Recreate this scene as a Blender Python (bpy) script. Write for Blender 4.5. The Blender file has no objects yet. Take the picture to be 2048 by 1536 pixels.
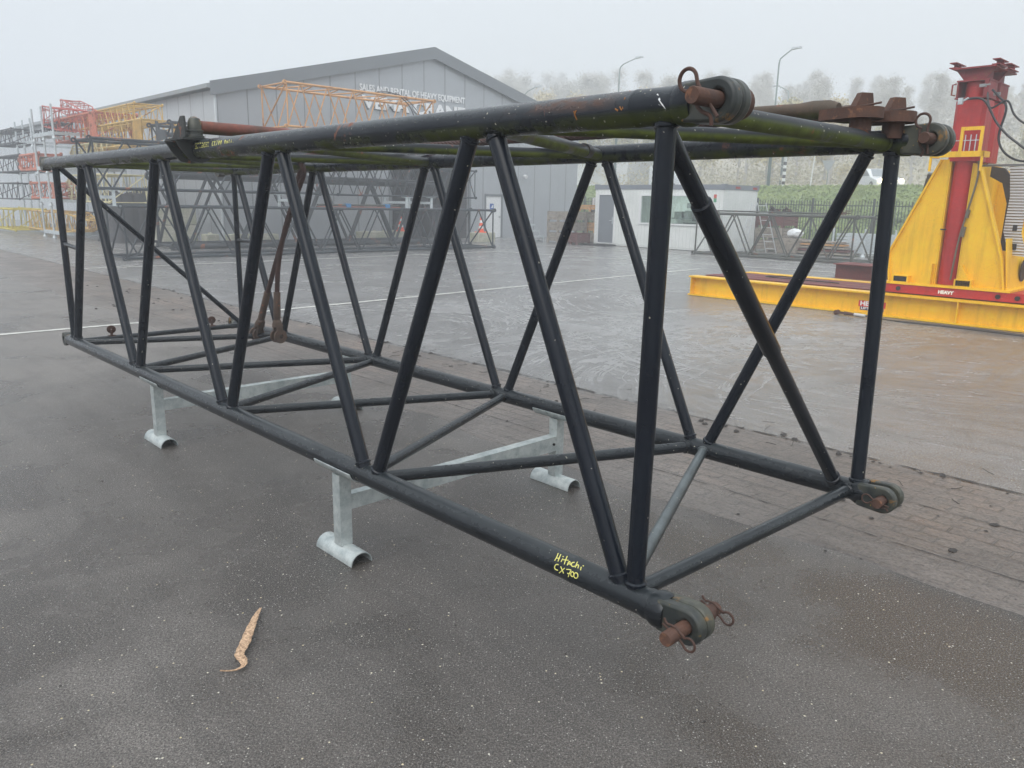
import bpy, math, random
from mathutils import Vector, Matrix
random.seed(7)
R=math.radians; V3=Vector
SC=bpy.context.scene; COL=SC.collection
# ------------------------------------------------------------------ camera maths (pixels of the 2048 x 1536 photograph)
F=1551.634; PITCH=.2285979; ROLL=.0196673; HC=1.65
FW=V3((0,math.cos(PITCH),-math.sin(PITCH))); R0=V3((1,0,0)); U0=R0.cross(FW)
RT=R0*math.cos(ROLL)+U0*math.sin(ROLL); UP=-R0*math.sin(ROLL)+U0*math.cos(ROLL)
CAM=V3((0,0,HC))
def ray(x,y): return FW+RT*((x-1024)/F)-UP*((y-768)/F)
def G(x,y,z=0.0):
    r=ray(x,y); return CAM+r*((z-HC)/r.z)
# yard frame: local x = b (to the right and away), local y = a (to the left and away)
YA=R(44.06)
YB=V3((math.cos(YA),math.sin(YA),0)); YU=V3((-math.sin(YA),math.cos(YA),0))
def Y(b,a,z=0.0): return YB*b+YU*a+V3((0,0,z))
# ------------------------------------------------------------------ object helpers
WM={}
def tag(o,label=None,cat=None,group=None,kind=None):
    if label:o['label']=label
    if cat:o['category']=cat
    if group:o['group']=group
    if kind:o['kind']=kind
    return o
def empty(name,mat=None,label=None,cat=None,group=None):
    o=bpy.data.objects.new(name,None); COL.objects.link(o); o.empty_display_size=.2
    m=mat or Matrix(); o.matrix_world=m; WM[o.name]=m
    return tag(o,label,cat,group)
def yroot(name,b,a,z,label,cat,group=None,rot=0.0):
    return empty(name,Matrix.Translation(Y(b,a,z))@Matrix.Rotation(YA+rot,4,'Z'),label,cat,group)
def wroot(name,p,label,cat,group=None,rot=0.0):
    return empty(name,Matrix.Translation(p)@Matrix.Rotation(rot,4,'Z'),label,cat,group)
def perp(d):
    d=d.normalized(); a=V3((0,0,1)) if abs(d.z)<.9 else V3((1,0,0))
    x=d.cross(a).normalized(); return x,d.cross(x).normalized()
class MB:
    def __init__(s): s.v=[];s.f=[];s.uv=None
    def add(s,vs,fs):
        n=len(s.v); s.v+=[tuple(v) for v in vs]; s.f+=[tuple(i+n for i in f) for f in fs]; return s
    def tube(s,p0,p1,r,r2=None,n=14,prof=None,cap=True):
        p0=V3(p0);p1=V3(p1);d=p1-p0;L=d.length
        if L<1e-6:return s
        x,y=perp(d);d=d/L
        prof=prof or [(0,r),(L,r if r2 is None else r2)]
        vs=[];fs=[]
        for t,rr in prof:
            for i in range(n):
                a=2*math.pi*i/n; vs.append(p0+d*t+x*(rr*math.cos(a))+y*(rr*math.sin(a)))
        for k in range(len(prof)-1):
            for i in range(n):
                j=(i+1)%n; fs.append((k*n+i,k*n+j,(k+1)*n+j,(k+1)*n+i))
        if cap: fs.append(tuple(range(n-1,-1,-1)));m=(len(prof)-1)*n;fs.append(tuple(m+i for i in range(n)))
        return s.add(vs,fs)
    def path(s,pts,r,n=8,closed=False):
        pts=[V3(p) for p in pts]; m=len(pts); vs=[];fs=[];px=None
        for k,p in enumerate(pts):
            if closed:d=pts[(k+1)%m]-pts[k-1]
            else:d=pts[min(k+1,m-1)]-pts[max(k-1,0)]
            if d.length<1e-9:d=V3((0,0,1))
            d.normalize()
            if px is None:px,_=perp(d)
            px=(px-d*px.dot(d))
            if px.length<1e-6:px,_=perp(d)
            px.normalize();py=d.cross(px)
            rr=r[k] if isinstance(r,(list,tuple)) else r
            for i in range(n):
                a=2*math.pi*i/n;vs.append(p+px*(rr*math.cos(a))+py*(rr*math.sin(a)))
        for k in range(m if closed else m-1):
            k2=(k+1)%m
            for i in range(n):
                j=(i+1)%n;fs.append((k*n+i,k*n+j,k2*n+j,k2*n+i))
        if not closed: fs.append(tuple(range(n-1,-1,-1)));fs.append(tuple((m-1)*n+i for i in range(n)))
        return s.add(vs,fs)
    def box(s,c,d,ax=None):
        c=V3(c);X,Yv,Z=ax or (V3((1,0,0)),V3((0,1,0)),V3((0,0,1)))
        hx,hy,hz=d[0]/2,d[1]/2,d[2]/2;vs=[c+X*(i*hx)+Yv*(j*hy)+Z*(k*hz) for i in(-1,1) for j in(-1,1) for k in(-1,1)]
        return s.add(vs,[(0,1,3,2),(4,6,7,5),(0,4,5,1),(2,3,7,6),(0,2,6,4),(1,5,7,3)])
    def bx(s,x0,x1,y0,y1,z0,z1): return s.box(((x0+x1)/2,(y0+y1)/2,(z0+z1)/2),(abs(x1-x0),abs(y1-y0),abs(z1-z0)))
    def bar(s,p0,p1,w,h,up=(0,0,1)):
        p0=V3(p0);p1=V3(p1);d=p1-p0;L=d.length;d.normalize();x=d.cross(V3(up)).normalized();z=x.cross(d)
        return s.box((p0+p1)/2,(w,L,h),(x,d,z))
    def prism(s,poly,t):
        poly=[V3(p) for p in poly];t=V3(t);n=len(poly)
        return s.add(poly+[p+t for p in poly],[tuple(range(n-1,-1,-1)),tuple(range(n,2*n))]+[(i,(i+1)%n,n+(i+1)%n,n+i) for i in range(n)])
    def ring(s,c,axis,ro,ri,th,n=28):
        c=V3(c);ax=V3(axis).normalized();x,y=perp(ax);vs=[];fs=[]
        for t,rr in((-.5,ri),(-.5,ro*.97),(-.42,ro),(.42,ro),(.5,ro*.97),(.5,ri)):
            for i in range(n):
                a=2*math.pi*i/n;vs.append(c+ax*(t*th)+x*(rr*math.cos(a))+y*(rr*math.sin(a)))
        for k in range(6):
            k2=(k+1)%6
            for i in range(n):
                j=(i+1)%n;fs.append((k*n+i,k*n+j,k2*n+j,k2*n+i))
        return s.add(vs,fs)
    def build(s,name,mat,parent=None,ang=35,world=False,**kw):
        me=bpy.data.meshes.new(name)
        vs=s.v
        if world and parent is not None:
            inv=WM[parent.name].inverted(); vs=[inv@V3(v) for v in vs]
        me.from_pydata([tuple(v) for v in vs],[],s.f); me.validate(); me.update()
        import bmesh
        bm=bmesh.new();bm.from_mesh(me);bmesh.ops.recalc_face_normals(bm,faces=bm.faces);bm.to_mesh(me);bm.free()
        if ang is not None:
            me.shade_smooth(); me.set_sharp_from_angle(angle=R(ang))
        if mat: me.materials.append(mat)
        o=bpy.data.objects.new(name,me);COL.objects.link(o)
        if parent is not None:
            o.parent=parent; WM[o.name]=WM[parent.name] if parent.name in WM else Matrix()
        else: WM[o.name]=Matrix()
        return tag(o,**kw)
def copy_tree(o,mat,label=None,parent=None):
    c=o.copy();COL.objects.link(c)
    if parent is None:
        c.parent=None;c.matrix_world=mat;WM[c.name]=mat
        if label:c['label']=label
    else: c.parent=parent
    for ch in list(o.children): copy_tree(ch,None,None,c)
    return c
# ------------------------------------------------------------------ materials
class NT:
    def __init__(s,name,vol=False):
        s.m=bpy.data.materials.new(name);s.m.use_nodes=True;s.t=s.m.node_tree;s.t.nodes.clear();s.l=s.t.links
        s.out=s.n('ShaderNodeOutputMaterial')
    def n(s,ty,**kw):
        nd=s.t.nodes.new(ty)
        for k,v in kw.items():
            if k[0]=='_':setattr(nd,k[1:],v)
            else:s.set(nd,k.replace('__',' '),v)
        return nd
    def set(s,nd,k,v):
        inp=nd.inputs[int(k[1:])] if (k[0]=='i' and k[1:].isdigit()) else nd.inputs[k]
        if isinstance(v,bpy.types.Node):v=v.outputs[0]
        if isinstance(v,bpy.types.NodeSocket):s.l.new(v,inp)
        else:
            if hasattr(inp.default_value,'__len__') and not hasattr(v,'__len__'):v=(v,)*3
            if hasattr(inp.default_value,'__len__') and len(inp.default_value)==4 and len(v)==3:v=(*v,1)
            inp.default_value=v
    def pos(s,kind='Object'): return s.n('ShaderNodeTexCoord').outputs[kind]
    def geo(s,k='Position'): return s.n('ShaderNodeNewGeometry').outputs[k]
    def noise(s,v,scale,det=4,rough=.55,dist=0):
        return s.n('ShaderNodeTexNoise',Vector=v,Scale=scale,Detail=det,Roughness=rough,Distortion=dist).outputs[0]
    def ramp(s,v,lo,hi,a=0.,b=1.): 
        return s.n('ShaderNodeMapRange',i0=v,i1=lo,i2=hi,i3=a,i4=b).outputs[0]
    def mix(s,f,a,b,mode='MIX'):
        nd=s.n('ShaderNodeMix',_data_type='RGBA',_blend_type=mode)
        for i,v in((0,f),(6,a),(7,b)): s.set(nd,'i%d'%i,v)
        return nd.outputs[2]
    def math(s,op,a,b=0.,c=0.):
        nd=s.n('ShaderNodeMath',_operation=op);s.set(nd,'i0',a);s.set(nd,'i1',b)
        if op in('MULTIPLY_ADD',):s.set(nd,'i2',c)
        nd.use_clamp=False
        return nd.outputs[0]
    def bump(s,h,st=.3,d=.01,nrm=None):
        nd=s.n('ShaderNodeBump',Height=h,Strength=st,Distance=d)
        if nrm is not None:s.set(nd,'Normal',nrm)
        return nd.outputs[0]
    def bsdf(s,col,rough=.5,metal=0.,normal=None,spec=.5,**kw):
        nd=s.n('ShaderNodeBsdfPrincipled',Base__Color=col,Roughness=rough,Metallic=metal)
        nd.inputs['Specular IOR Level'].default_value=spec
        if normal is not None:s.set(nd,'Normal',normal)
        for k,v in kw.items():s.set(nd,k.replace('__',' '),v)
        s.l.new(nd.outputs[0],s.out.inputs[0]);return s.m
MATS={}
def paint(name,c,c2=None,rust=0.,chip=0.,rough=.4,metal=0.,scale=3.,moss=0.,rustcol=(.16,.055,.025),bump=.15,chipcol=(.55,.52,.42),spec=.5,dust_sheen=0.,rz=None,streak=0.):
    if name in MATS:return MATS[name]
    t=NT(name);p=t.pos();c2=c2 or tuple(x*.55 for x in c)
    n1=t.noise(p,scale,6,.6);n2=t.noise(p,scale*7,5,.65);n3=t.noise(p,scale*30,3)
    col=t.mix(t.ramp(n1,.38,.66),c,c2)
    col=t.mix(t.ramp(n2,.5,.8,0,.2 if bump<.1 else .45),col,tuple(min(1,x*1.9+(.004 if max(c)<.03 else .015)) for x in c))
    rg=t.ramp(n2,.3,.7,rough-(.02 if bump<.1 else .08),rough+(.05 if bump<.1 else .18))
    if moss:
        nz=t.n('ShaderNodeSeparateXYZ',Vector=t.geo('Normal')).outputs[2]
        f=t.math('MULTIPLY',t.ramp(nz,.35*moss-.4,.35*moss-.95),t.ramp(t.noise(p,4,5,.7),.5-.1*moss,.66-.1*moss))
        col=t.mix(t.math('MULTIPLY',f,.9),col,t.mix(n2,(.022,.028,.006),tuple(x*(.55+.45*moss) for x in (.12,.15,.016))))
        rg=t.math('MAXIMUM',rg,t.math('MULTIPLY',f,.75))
    if streak:
        f=t.ramp(t.noise(t.n('ShaderNodeMapping',Vector=p,Scale=(7,7,.7)).outputs[0],1.,6,.7),.5,.72,0,streak);col=t.mix(f,col,tuple(x*.35+.01 for x in c));rg=t.math('ADD',rg,t.math('MULTIPLY',f,.3))
    if dust_sheen:
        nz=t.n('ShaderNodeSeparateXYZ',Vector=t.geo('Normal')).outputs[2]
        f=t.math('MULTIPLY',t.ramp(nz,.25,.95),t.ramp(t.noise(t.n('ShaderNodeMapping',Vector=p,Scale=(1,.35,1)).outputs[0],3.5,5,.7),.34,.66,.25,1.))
        col=t.mix(t.math('MULTIPLY',f,dust_sheen),col,(.16,.19,.195));rg=t.math('ADD',rg,t.math('MULTIPLY',f,.12))  # up-facing pale grey: dust, plus sky sheen coloured onto the tube tops
    if rz:
        yy=t.n('ShaderNodeSeparateXYZ',Vector=p).outputs[1];zm=t.math('MULTIPLY',t.ramp(yy,rz[0],rz[0]+.12),t.ramp(yy,rz[1],rz[1]-.2))
        nz=t.n('ShaderNodeSeparateXYZ',Vector=t.geo('Normal')).outputs[2]
        f=t.math('MULTIPLY',t.math('MULTIPLY',zm,t.ramp(nz,-.1,.5)),t.ramp(t.noise(t.n('ShaderNodeMapping',Vector=p,Scale=(1,.4,1)).outputs[0],9,6,.7),.42,.58))
        col=t.mix(f,col,t.mix(n2,(.16,.06,.025),(.07,.04,.025)));rg=t.math('MAXIMUM',rg,t.math('MULTIPLY',f,.75))
    if rust:
        f=t.ramp(t.noise(p,scale*1.4,8,.68,.4),.62-.22*rust,.67-.2*rust)
        col=t.mix(f,col,t.mix(n3,rustcol,tuple(x*1.9 for x in rustcol)))
        rg=t.math('MAXIMUM',rg,t.math('MULTIPLY',f,.8))
    if chip:
        vo=t.n('ShaderNodeTexVoronoi',Vector=t.n('ShaderNodeVectorMath',_operation='ADD',i0=p,i1=t.n('ShaderNodeVectorMath',_operation='SCALE',i0=t.n('ShaderNodeTexNoise',Vector=p,Scale=60.).outputs[1],Scale=.016).outputs[0]).outputs[0],Scale=110.)
        rnd=t.n('ShaderNodeSeparateColor',Color=vo.outputs['Color']).outputs[0]
        f=t.math('MULTIPLY',t.ramp(vo.outputs['Distance'],.36,.2),t.math('MULTIPLY',t.ramp(rnd,1-.045*chip,1.001-.045*chip),t.ramp(n1,.4,.55)))
        col=t.mix(f,col,chipcol)
    h=t.math('ADD',t.math('MULTIPLY',n2,.6),t.math('MULTIPLY',n3,.4))
    MATS[name]=t.bsdf(col,rg,metal,t.bump(h,bump,.004),spec);return MATS[name]
def flat(name,c,rough=.5,metal=0.,**kw):
    if name in MATS:return MATS[name]
    t=NT(name);MATS[name]=t.bsdf(c,rough,metal,**kw);return MATS[name]
NAVY=paint('dark_blue_enamel',(.0035,.006,.012),(.009,.013,.02),dust_sheen=.08,chip=.14,rough=.2,scale=2.2,spec=.3,bump=.05)
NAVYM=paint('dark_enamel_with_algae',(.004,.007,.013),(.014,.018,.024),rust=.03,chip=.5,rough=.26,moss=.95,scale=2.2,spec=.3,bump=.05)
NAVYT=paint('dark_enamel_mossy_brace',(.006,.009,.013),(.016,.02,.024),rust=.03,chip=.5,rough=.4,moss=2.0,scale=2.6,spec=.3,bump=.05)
NAVYF=paint('near_upper_chord_enamel',(.004,.007,.013),(.014,.018,.024),rust=.03,chip=1.4,rough=.22,moss=.75,scale=2.2,spec=.3,dust_sheen=.3,rz=(.12,.62),bump=.05)
NAVYG=paint('scuffed_grey_enamel',(.014,.018,.022),(.004,.006,.009),chip=.45,rough=.22,scale=2.5,spec=.4,dust_sheen=.13,bump=.05)
NAVYD=paint('dusty_worn_brace',(.03,.037,.04),(.012,.016,.02),chip=.8,rough=.34,scale=3,spec=.4,dust_sheen=.9,bump=.05)
LUGM=paint('worn_lug_steel',(.022,.027,.027),(.085,.085,.062),rust=.16,chip=.8,rough=.38,scale=8,chipcol=(.5,.30,.04),rustcol=(.16,.085,.025))
RUST=paint('rusty_steel',(.10,.046,.029),(.06,.031,.023),rust=.2,rough=.7,scale=14,bump=.7,rustcol=(.14,.062,.032))
RUSTD=paint('dark_rusty_wire',(.05,.026,.02),(.08,.035,.022),rough=.65,scale=20,bump=.4)
BARM=paint('brown_primed_pipe',(.20,.055,.035),(.08,.04,.028),rust=.25,rough=.55,scale=5,moss=.4)
GALV=paint('galvanised_steel',(.54,.58,.57),(.33,.38,.385),rough=.42,metal=.3,scale=18,bump=.08,chip=.6,chipcol=(.16,.15,.13))
GALVL=paint('pale_galvanised_steel',(.55,.60,.62),(.45,.5,.52),rough=.5,metal=.2,scale=3)
GREY=paint('grey_boom_paint',(.02,.027,.033),(.04,.05,.058),rust=.05,rough=.45,scale=1.5)
GREYD=paint('dark_boom_paint',(.02,.025,.03),(.04,.046,.05),rust=.08,rough=.5,scale=1.5)
OLIVE=paint('olive_grey_paint',(.055,.06,.05),(.08,.085,.075),rust=.05,rough=.5,scale=1.5)
ORANGE=paint('faded_orange_paint',(.66,.34,.13),(.5,.25,.1),rust=.15,rough=.55,scale=2)
REDP=paint('faded_red_paint',(.46,.085,.065),(.36,.07,.05),rust=.2,rough=.5,scale=2)
ORED=paint('orange_red_paint',(.55,.16,.085),(.42,.12,.07),rust=.25,rough=.5,scale=2)
CREAM=paint('cream_paint',(.68,.62,.36),(.55,.49,.27),rust=.15,rough=.55,scale=2)
YELP=paint('dull_yellow_paint',(.66,.43,.12),(.5,.32,.1),rust=.2,rough=.5,scale=2)
LIMEY=paint('lime_yellow_paint',(.55,.46,.06),(.45,.36,.05),rust=.1,rough=.5,scale=2)
JYEL=paint('bright_yellow_enamel',(.93,.55,.012),(.86,.48,.014),rust=0,chip=.8,rough=.36,scale=1.6,streak=.4,chipcol=(.05,.03,.02),bump=.05)
JRED=paint('bright_red_enamel',(.46,.020,.018),(.36,.022,.02),rust=.0,chip=.5,rough=.36,scale=2,streak=.45,chipcol=(.7,.5,.48),bump=.05)
MAROON=paint('red_oxide_steel',(.17,.035,.03),(.11,.028,.026),rust=.15,rough=.6,scale=3)
CONC=paint('weathered_concrete',(.50,.48,.41),(.33,.34,.24),rough=.9,scale=2.5,bump=.6)
WOOD=paint('grey_weathered_wood',(.34,.30,.255),(.19,.165,.14),rough=.85,scale=6,bump=.5)
WOODN=paint('fresh_orange_wood',(.52,.29,.12),(.38,.2,.08),rough=.8,scale=6,bump=.4)
WOODR=paint('reddish_wood',(.14,.05,.045),(.09,.04,.035),rough=.85,scale=6)
BLACK=flat('black_rubber',(.012,.012,.013),.5)
CHALK=flat('yellow_paint_marker',(.80,.76,.22),.6)
WHITEP=flat('white_paint',(.75,.76,.76),.5)
# ------------------------------------------------------------------ world, sun, camera
SUN_EL=R(48);SUN_ROT=R(200)
w=bpy.data.worlds.new('World');SC.world=w;w.use_nodes=True;nt=w.node_tree;bg=nt.nodes['Background']
sky=nt.nodes.new('ShaderNodeTexSky');sky.sky_type='NISHITA';sky.sun_disc=False;sky.sun_elevation=SUN_EL;sky.sun_rotation=SUN_ROT
sky.air_density=1.;sky.dust_density=2.;sky.ozone_density=1.
hs=nt.nodes.new('ShaderNodeHueSaturation');hs.inputs['Saturation'].default_value=.35
mxw=nt.nodes.new('ShaderNodeMix');mxw.data_type='RGBA';mxw.inputs[0].default_value=.8;
tcw=nt.nodes.new('ShaderNodeTexCoord');spw=nt.nodes.new('ShaderNodeSeparateXYZ');nt.links.new(tcw.outputs['Generated'],spw.inputs[0])
mrw=nt.nodes.new('ShaderNodeMapRange');nt.links.new(spw.outputs[2],mrw.inputs[0])   # overcast deck, brighter overhead than at the horizon
for k_,v_ in((1,0.),(2,1.),(3,.68),(4,2.15)):mrw.inputs[k_].default_value=v_
vmw=nt.nodes.new('ShaderNodeVectorMath');vmw.operation='SCALE';vmw.inputs[0].default_value=(4.7,5.0,5.25);nt.links.new(mrw.outputs[0],vmw.inputs['Scale']);nt.links.new(vmw.outputs[0],mxw.inputs[7])
nt.links.new(sky.outputs[0],hs.inputs['Color']);nt.links.new(hs.outputs[0],mxw.inputs[6]);nt.links.new(mxw.outputs[2],bg.inputs[0]);bg.inputs[1].default_value=.15
sd=bpy.data.lights.new('sun','SUN');sd.energy=1.5;sd.angle=R(50);sd.color=(1,.97,.93)
so=bpy.data.objects.new('sun',sd);COL.objects.link(so)
dv=V3((math.sin(SUN_ROT)*math.cos(SUN_EL),math.cos(SUN_ROT)*math.cos(SUN_EL),math.sin(SUN_EL)))
so.rotation_euler=dv.to_track_quat('Z','Y').to_euler()
cd=bpy.data.cameras.new('camera');cd.sensor_fit='HORIZONTAL';cd.sensor_width=36;cd.lens=36*F/2048;cd.clip_end=2000;cd.clip_start=.05
co=bpy.data.objects.new('camera',cd);COL.objects.link(co)
m=Matrix((RT,UP,-FW)).transposed().to_4x4();m.translation=CAM;co.matrix_world=m;SC.camera=co
SC.view_settings.view_transform='Standard';SC.view_settings.look='None';SC.view_settings.exposure=.22;SC.view_settings.gamma=1
cy=SC.cycles;cy.use_denoising=True;cy.max_bounces=8;cy.diffuse_bounces=3;cy.glossy_bounces=3;cy.transmission_bounces=4;cy.volume_bounces=2
cy.transparent_max_bounces=8;cy.sample_clamp_indirect=8;cy.caustics_reflective=False;cy.caustics_refractive=False
# ------------------------------------------------------------------ ground
def asphalt():
    t=NT('wet_asphalt')
    P=t.geo()
    yr=t.n('ShaderNodeMapping',_vector_type='TEXTURE',Vector=P,Rotation=(0,0,YA)).outputs[0]
    sp=t.n('ShaderNodeSeparateXYZ',Vector=yr);b=sp.outputs[0];a=sp.outputs[1]
    big=t.noise(P,.55,5,.6,.3);mid=t.noise(P,3.5,6,.62,.2);fine=t.noise(P,95,4,.7);fin2=t.noise(P,260,2,.6)
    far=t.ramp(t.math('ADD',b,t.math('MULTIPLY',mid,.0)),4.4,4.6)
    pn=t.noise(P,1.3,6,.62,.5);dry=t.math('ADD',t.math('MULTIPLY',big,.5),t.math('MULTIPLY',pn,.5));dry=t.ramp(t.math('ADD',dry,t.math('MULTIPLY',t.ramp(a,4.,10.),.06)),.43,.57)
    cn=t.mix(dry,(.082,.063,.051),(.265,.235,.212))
    cf=t.mix(t.ramp(big,.35,.65),(.32,.316,.314),(.42,.418,.418))  # far field paler grey, lifted further for the silvery sky sheen
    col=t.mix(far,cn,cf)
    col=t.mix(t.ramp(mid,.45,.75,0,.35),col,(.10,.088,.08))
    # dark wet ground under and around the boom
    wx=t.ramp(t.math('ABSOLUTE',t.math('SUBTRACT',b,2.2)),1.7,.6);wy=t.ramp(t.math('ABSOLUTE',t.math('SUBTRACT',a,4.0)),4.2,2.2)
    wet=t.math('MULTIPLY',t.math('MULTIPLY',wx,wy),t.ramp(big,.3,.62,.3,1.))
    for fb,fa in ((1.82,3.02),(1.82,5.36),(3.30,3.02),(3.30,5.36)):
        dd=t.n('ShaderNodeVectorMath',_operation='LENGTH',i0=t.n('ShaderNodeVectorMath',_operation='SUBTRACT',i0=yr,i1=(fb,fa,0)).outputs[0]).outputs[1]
        wet=t.math('MAXIMUM',wet,t.ramp(t.math('ADD',dd,t.math('MULTIPLY',mid,.40)),.68,.34,0,1.2))  # damp rings at the stand feet, deepened to stand in for contact shadow
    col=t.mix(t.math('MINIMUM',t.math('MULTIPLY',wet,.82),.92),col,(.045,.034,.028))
    col=t.mix(t.ramp(t.noise(P,45,3,.7),.5,.66,.0,.6),col,t.mix(.6,col,(.02,.018,.016)));col=t.mix(t.ramp(fine,.40,.58,.0,.85),col,t.mix(.62,col,(.02,.018,.016)))
    pt=t.ramp(t.noise(P,2.2,6,.7,.6),.56,.62,0,.35);col=t.mix(pt,col,t.mix(.5,col,(.03,.025,.022)))
    col=t.mix(t.ramp(fin2,.54,.70,0,.6),col,(.40,.385,.36))
    tr_=t.noise(t.n('ShaderNodeMapping',Vector=yr,Rotation=(0,0,.06),Scale=(7.,.45,1)).outputs[0],1.,5,.7,.4);col=t.mix(t.ramp(tr_,.5,.66,0,.45),col,t.mix(.55,col,(.03,.026,.023)))
    gr=t.noise(P,150,3,.8);col=t.mix(t.ramp(gr,.485,.40,0,.9),col,(.03,.026,.023));col=t.mix(t.ramp(gr,.54,.66,0,.55),col,(.42,.40,.37))
    vo=t.n('ShaderNodeTexVoronoi',Vector=P,Scale=62.)
    rnd=t.n('ShaderNodeSeparateColor',Color=vo.outputs['Color'])
    f=t.math('MULTIPLY',t.ramp(vo.outputs['Distance'],.26,.18),t.ramp(rnd.outputs[0],.974,.976))
    col=t.mix(f,col,t.mix(rnd.outputs[1],(.85,.82,.72),(.7,.58,.34)))
    vo2=t.n('ShaderNodeTexVoronoi',Vector=P,Scale=130.)
    r2=t.n('ShaderNodeSeparateColor',Color=vo2.outputs['Color'])
    f2=t.math('MULTIPLY',t.ramp(vo2.outputs['Distance'],.34,.25),t.ramp(r2.outputs[0],.93,.935))
    col=t.mix(f2,col,(.48,.46,.42))
    # curved pale tyre marks on the far yard
    wv=t.n('ShaderNodeVectorMath',_operation='SCALE',i0=t.n('ShaderNodeTexNoise',Vector=yr,Scale=.8,Detail=2.).outputs[1],Scale=.45).outputs[0]
    yw=t.n('ShaderNodeVectorMath',_operation='ADD',i0=yr,i1=wv).outputs[0];sw=None
    for cx_,cy_,fr_,th_,rl,rh,sd_ in((8.9,6.2,17.,.80,.3,2.6,1.),(10.2,3.6,15.,.84,.8,4.5,2.),(7.6,2.2,19.,.86,1.2,5.5,3.),(12.5,7.5,14.,.84,1.0,5.0,4.),(6.6,9.0,16.,.86,.6,3.2,5.)):
        ds=t.n('ShaderNodeVectorMath',_operation='LENGTH',i0=t.n('ShaderNodeVectorMath',_operation='SUBTRACT',i0=yw,i1=(cx_,cy_,0)).outputs[0]).outputs[1]
        gt=t.noise(t.n('ShaderNodeVectorMath',_operation='ADD',i0=yr,i1=(sd_*9.3,sd_*4.1,0)).outputs[0],.55,3,.6)
        dv_=t.n('ShaderNodeSeparateXYZ',Vector=t.n('ShaderNodeVectorMath',_operation='SUBTRACT',i0=yw,i1=(cx_,cy_,0)).outputs[0]);an_=t.math('ARCTAN2',dv_.outputs[0],dv_.outputs[1])
        rv=t.n('ShaderNodeCombineXYZ',X=t.math('MULTIPLY',ds,fr_*.30),Y=t.math('MULTIPLY',an_,.9),Z=sd_*3.1);rgn=t.noise(rv,1.,3,.6)
        w_=t.math('MULTIPLY',t.math('MULTIPLY',t.ramp(t.math('ABSOLUTE',t.math('SUBTRACT',rgn,.5)),.045,.014),t.ramp(gt,.36,.46)),t.math('MULTIPLY',t.ramp(ds,rl,rl+.3),t.ramp(ds,rh,rh-.8)))
        sw=w_ if sw is None else t.math('MAXIMUM',sw,w_)
    reg=t.math('MULTIPLY',t.math('MULTIPLY',t.ramp(b,5.2,6.0),t.ramp(b,12.6,11.6)),t.math('MULTIPLY',t.ramp(a,.5,4.5),t.ramp(a,12.5,10.)))
    sw=t.math('MULTIPLY',t.math('MULTIPLY',sw,reg),t.ramp(t.noise(P,5,5,.7),.34,.60))
    col=t.mix(t.math('MULTIPLY',sw,.36),col,(.55,.55,.555))
    # rust-brown water stain spreading from the yellow beam, with brown reflections coloured in
    rs=t.math('MULTIPLY',t.math('MULTIPLY',t.ramp(b,7.,11.),t.ramp(b,13.4,12.8)),t.ramp(a,4.6,2.2))
    st=t.noise(t.n('ShaderNodeMapping',Vector=yr,Scale=(.55,2.2,1)).outputs[0],1.6,5,.65,1.2)
    rs=t.math('MULTIPLY',rs,t.ramp(st,.36,.62))
    col=t.mix(t.math('MULTIPLY',rs,.6),col,(.20,.125,.07));fs_=t.noise(t.n('ShaderNodeMapping',Vector=yr,Scale=(2.6,.5,1),Rotation=(0,0,.5)).outputs[0],2.4,5,.7,1.5);fm_=t.math('MULTIPLY',t.math('MULTIPLY',t.ramp(b,5.6,7.5),t.ramp(a,5.,3.)),t.ramp(fs_,.60,.66));col=t.mix(t.math('MULTIPLY',fm_,.6),col,(.20,.11,.06))
    ro=t.ramp(t.noise(P,1.1,5,.6,.3),.35,.7,.20,.44)
    ro=t.mix(far,t.ramp(dry,0,1,.20,.46),t.math('MULTIPLY',ro,.75));ro=t.math('SUBTRACT',ro,t.math('MULTIPLY',wet,.06));ro=t.math('ADD',ro,t.math('MULTIPLY',sw,.12));ro=t.math('SUBTRACT',ro,t.math('MULTIPLY',rs,.14))
    h=t.math('ADD',t.math('MULTIPLY',fine,.7),t.math('MULTIPLY',fin2,.3))
    return t.bsdf(col,ro,0,t.bump(h,t.math('SUBTRACT',.95,t.math('MULTIPLY',wet,.45)),.014),.6)
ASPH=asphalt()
g=MB();g.add([(-215,-60,0),(215,-60,0),(215,215,0),(-215,215,0)],[(0,1,2,3)]);g.build('ground',ASPH,ang=None,kind='structure')
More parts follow.
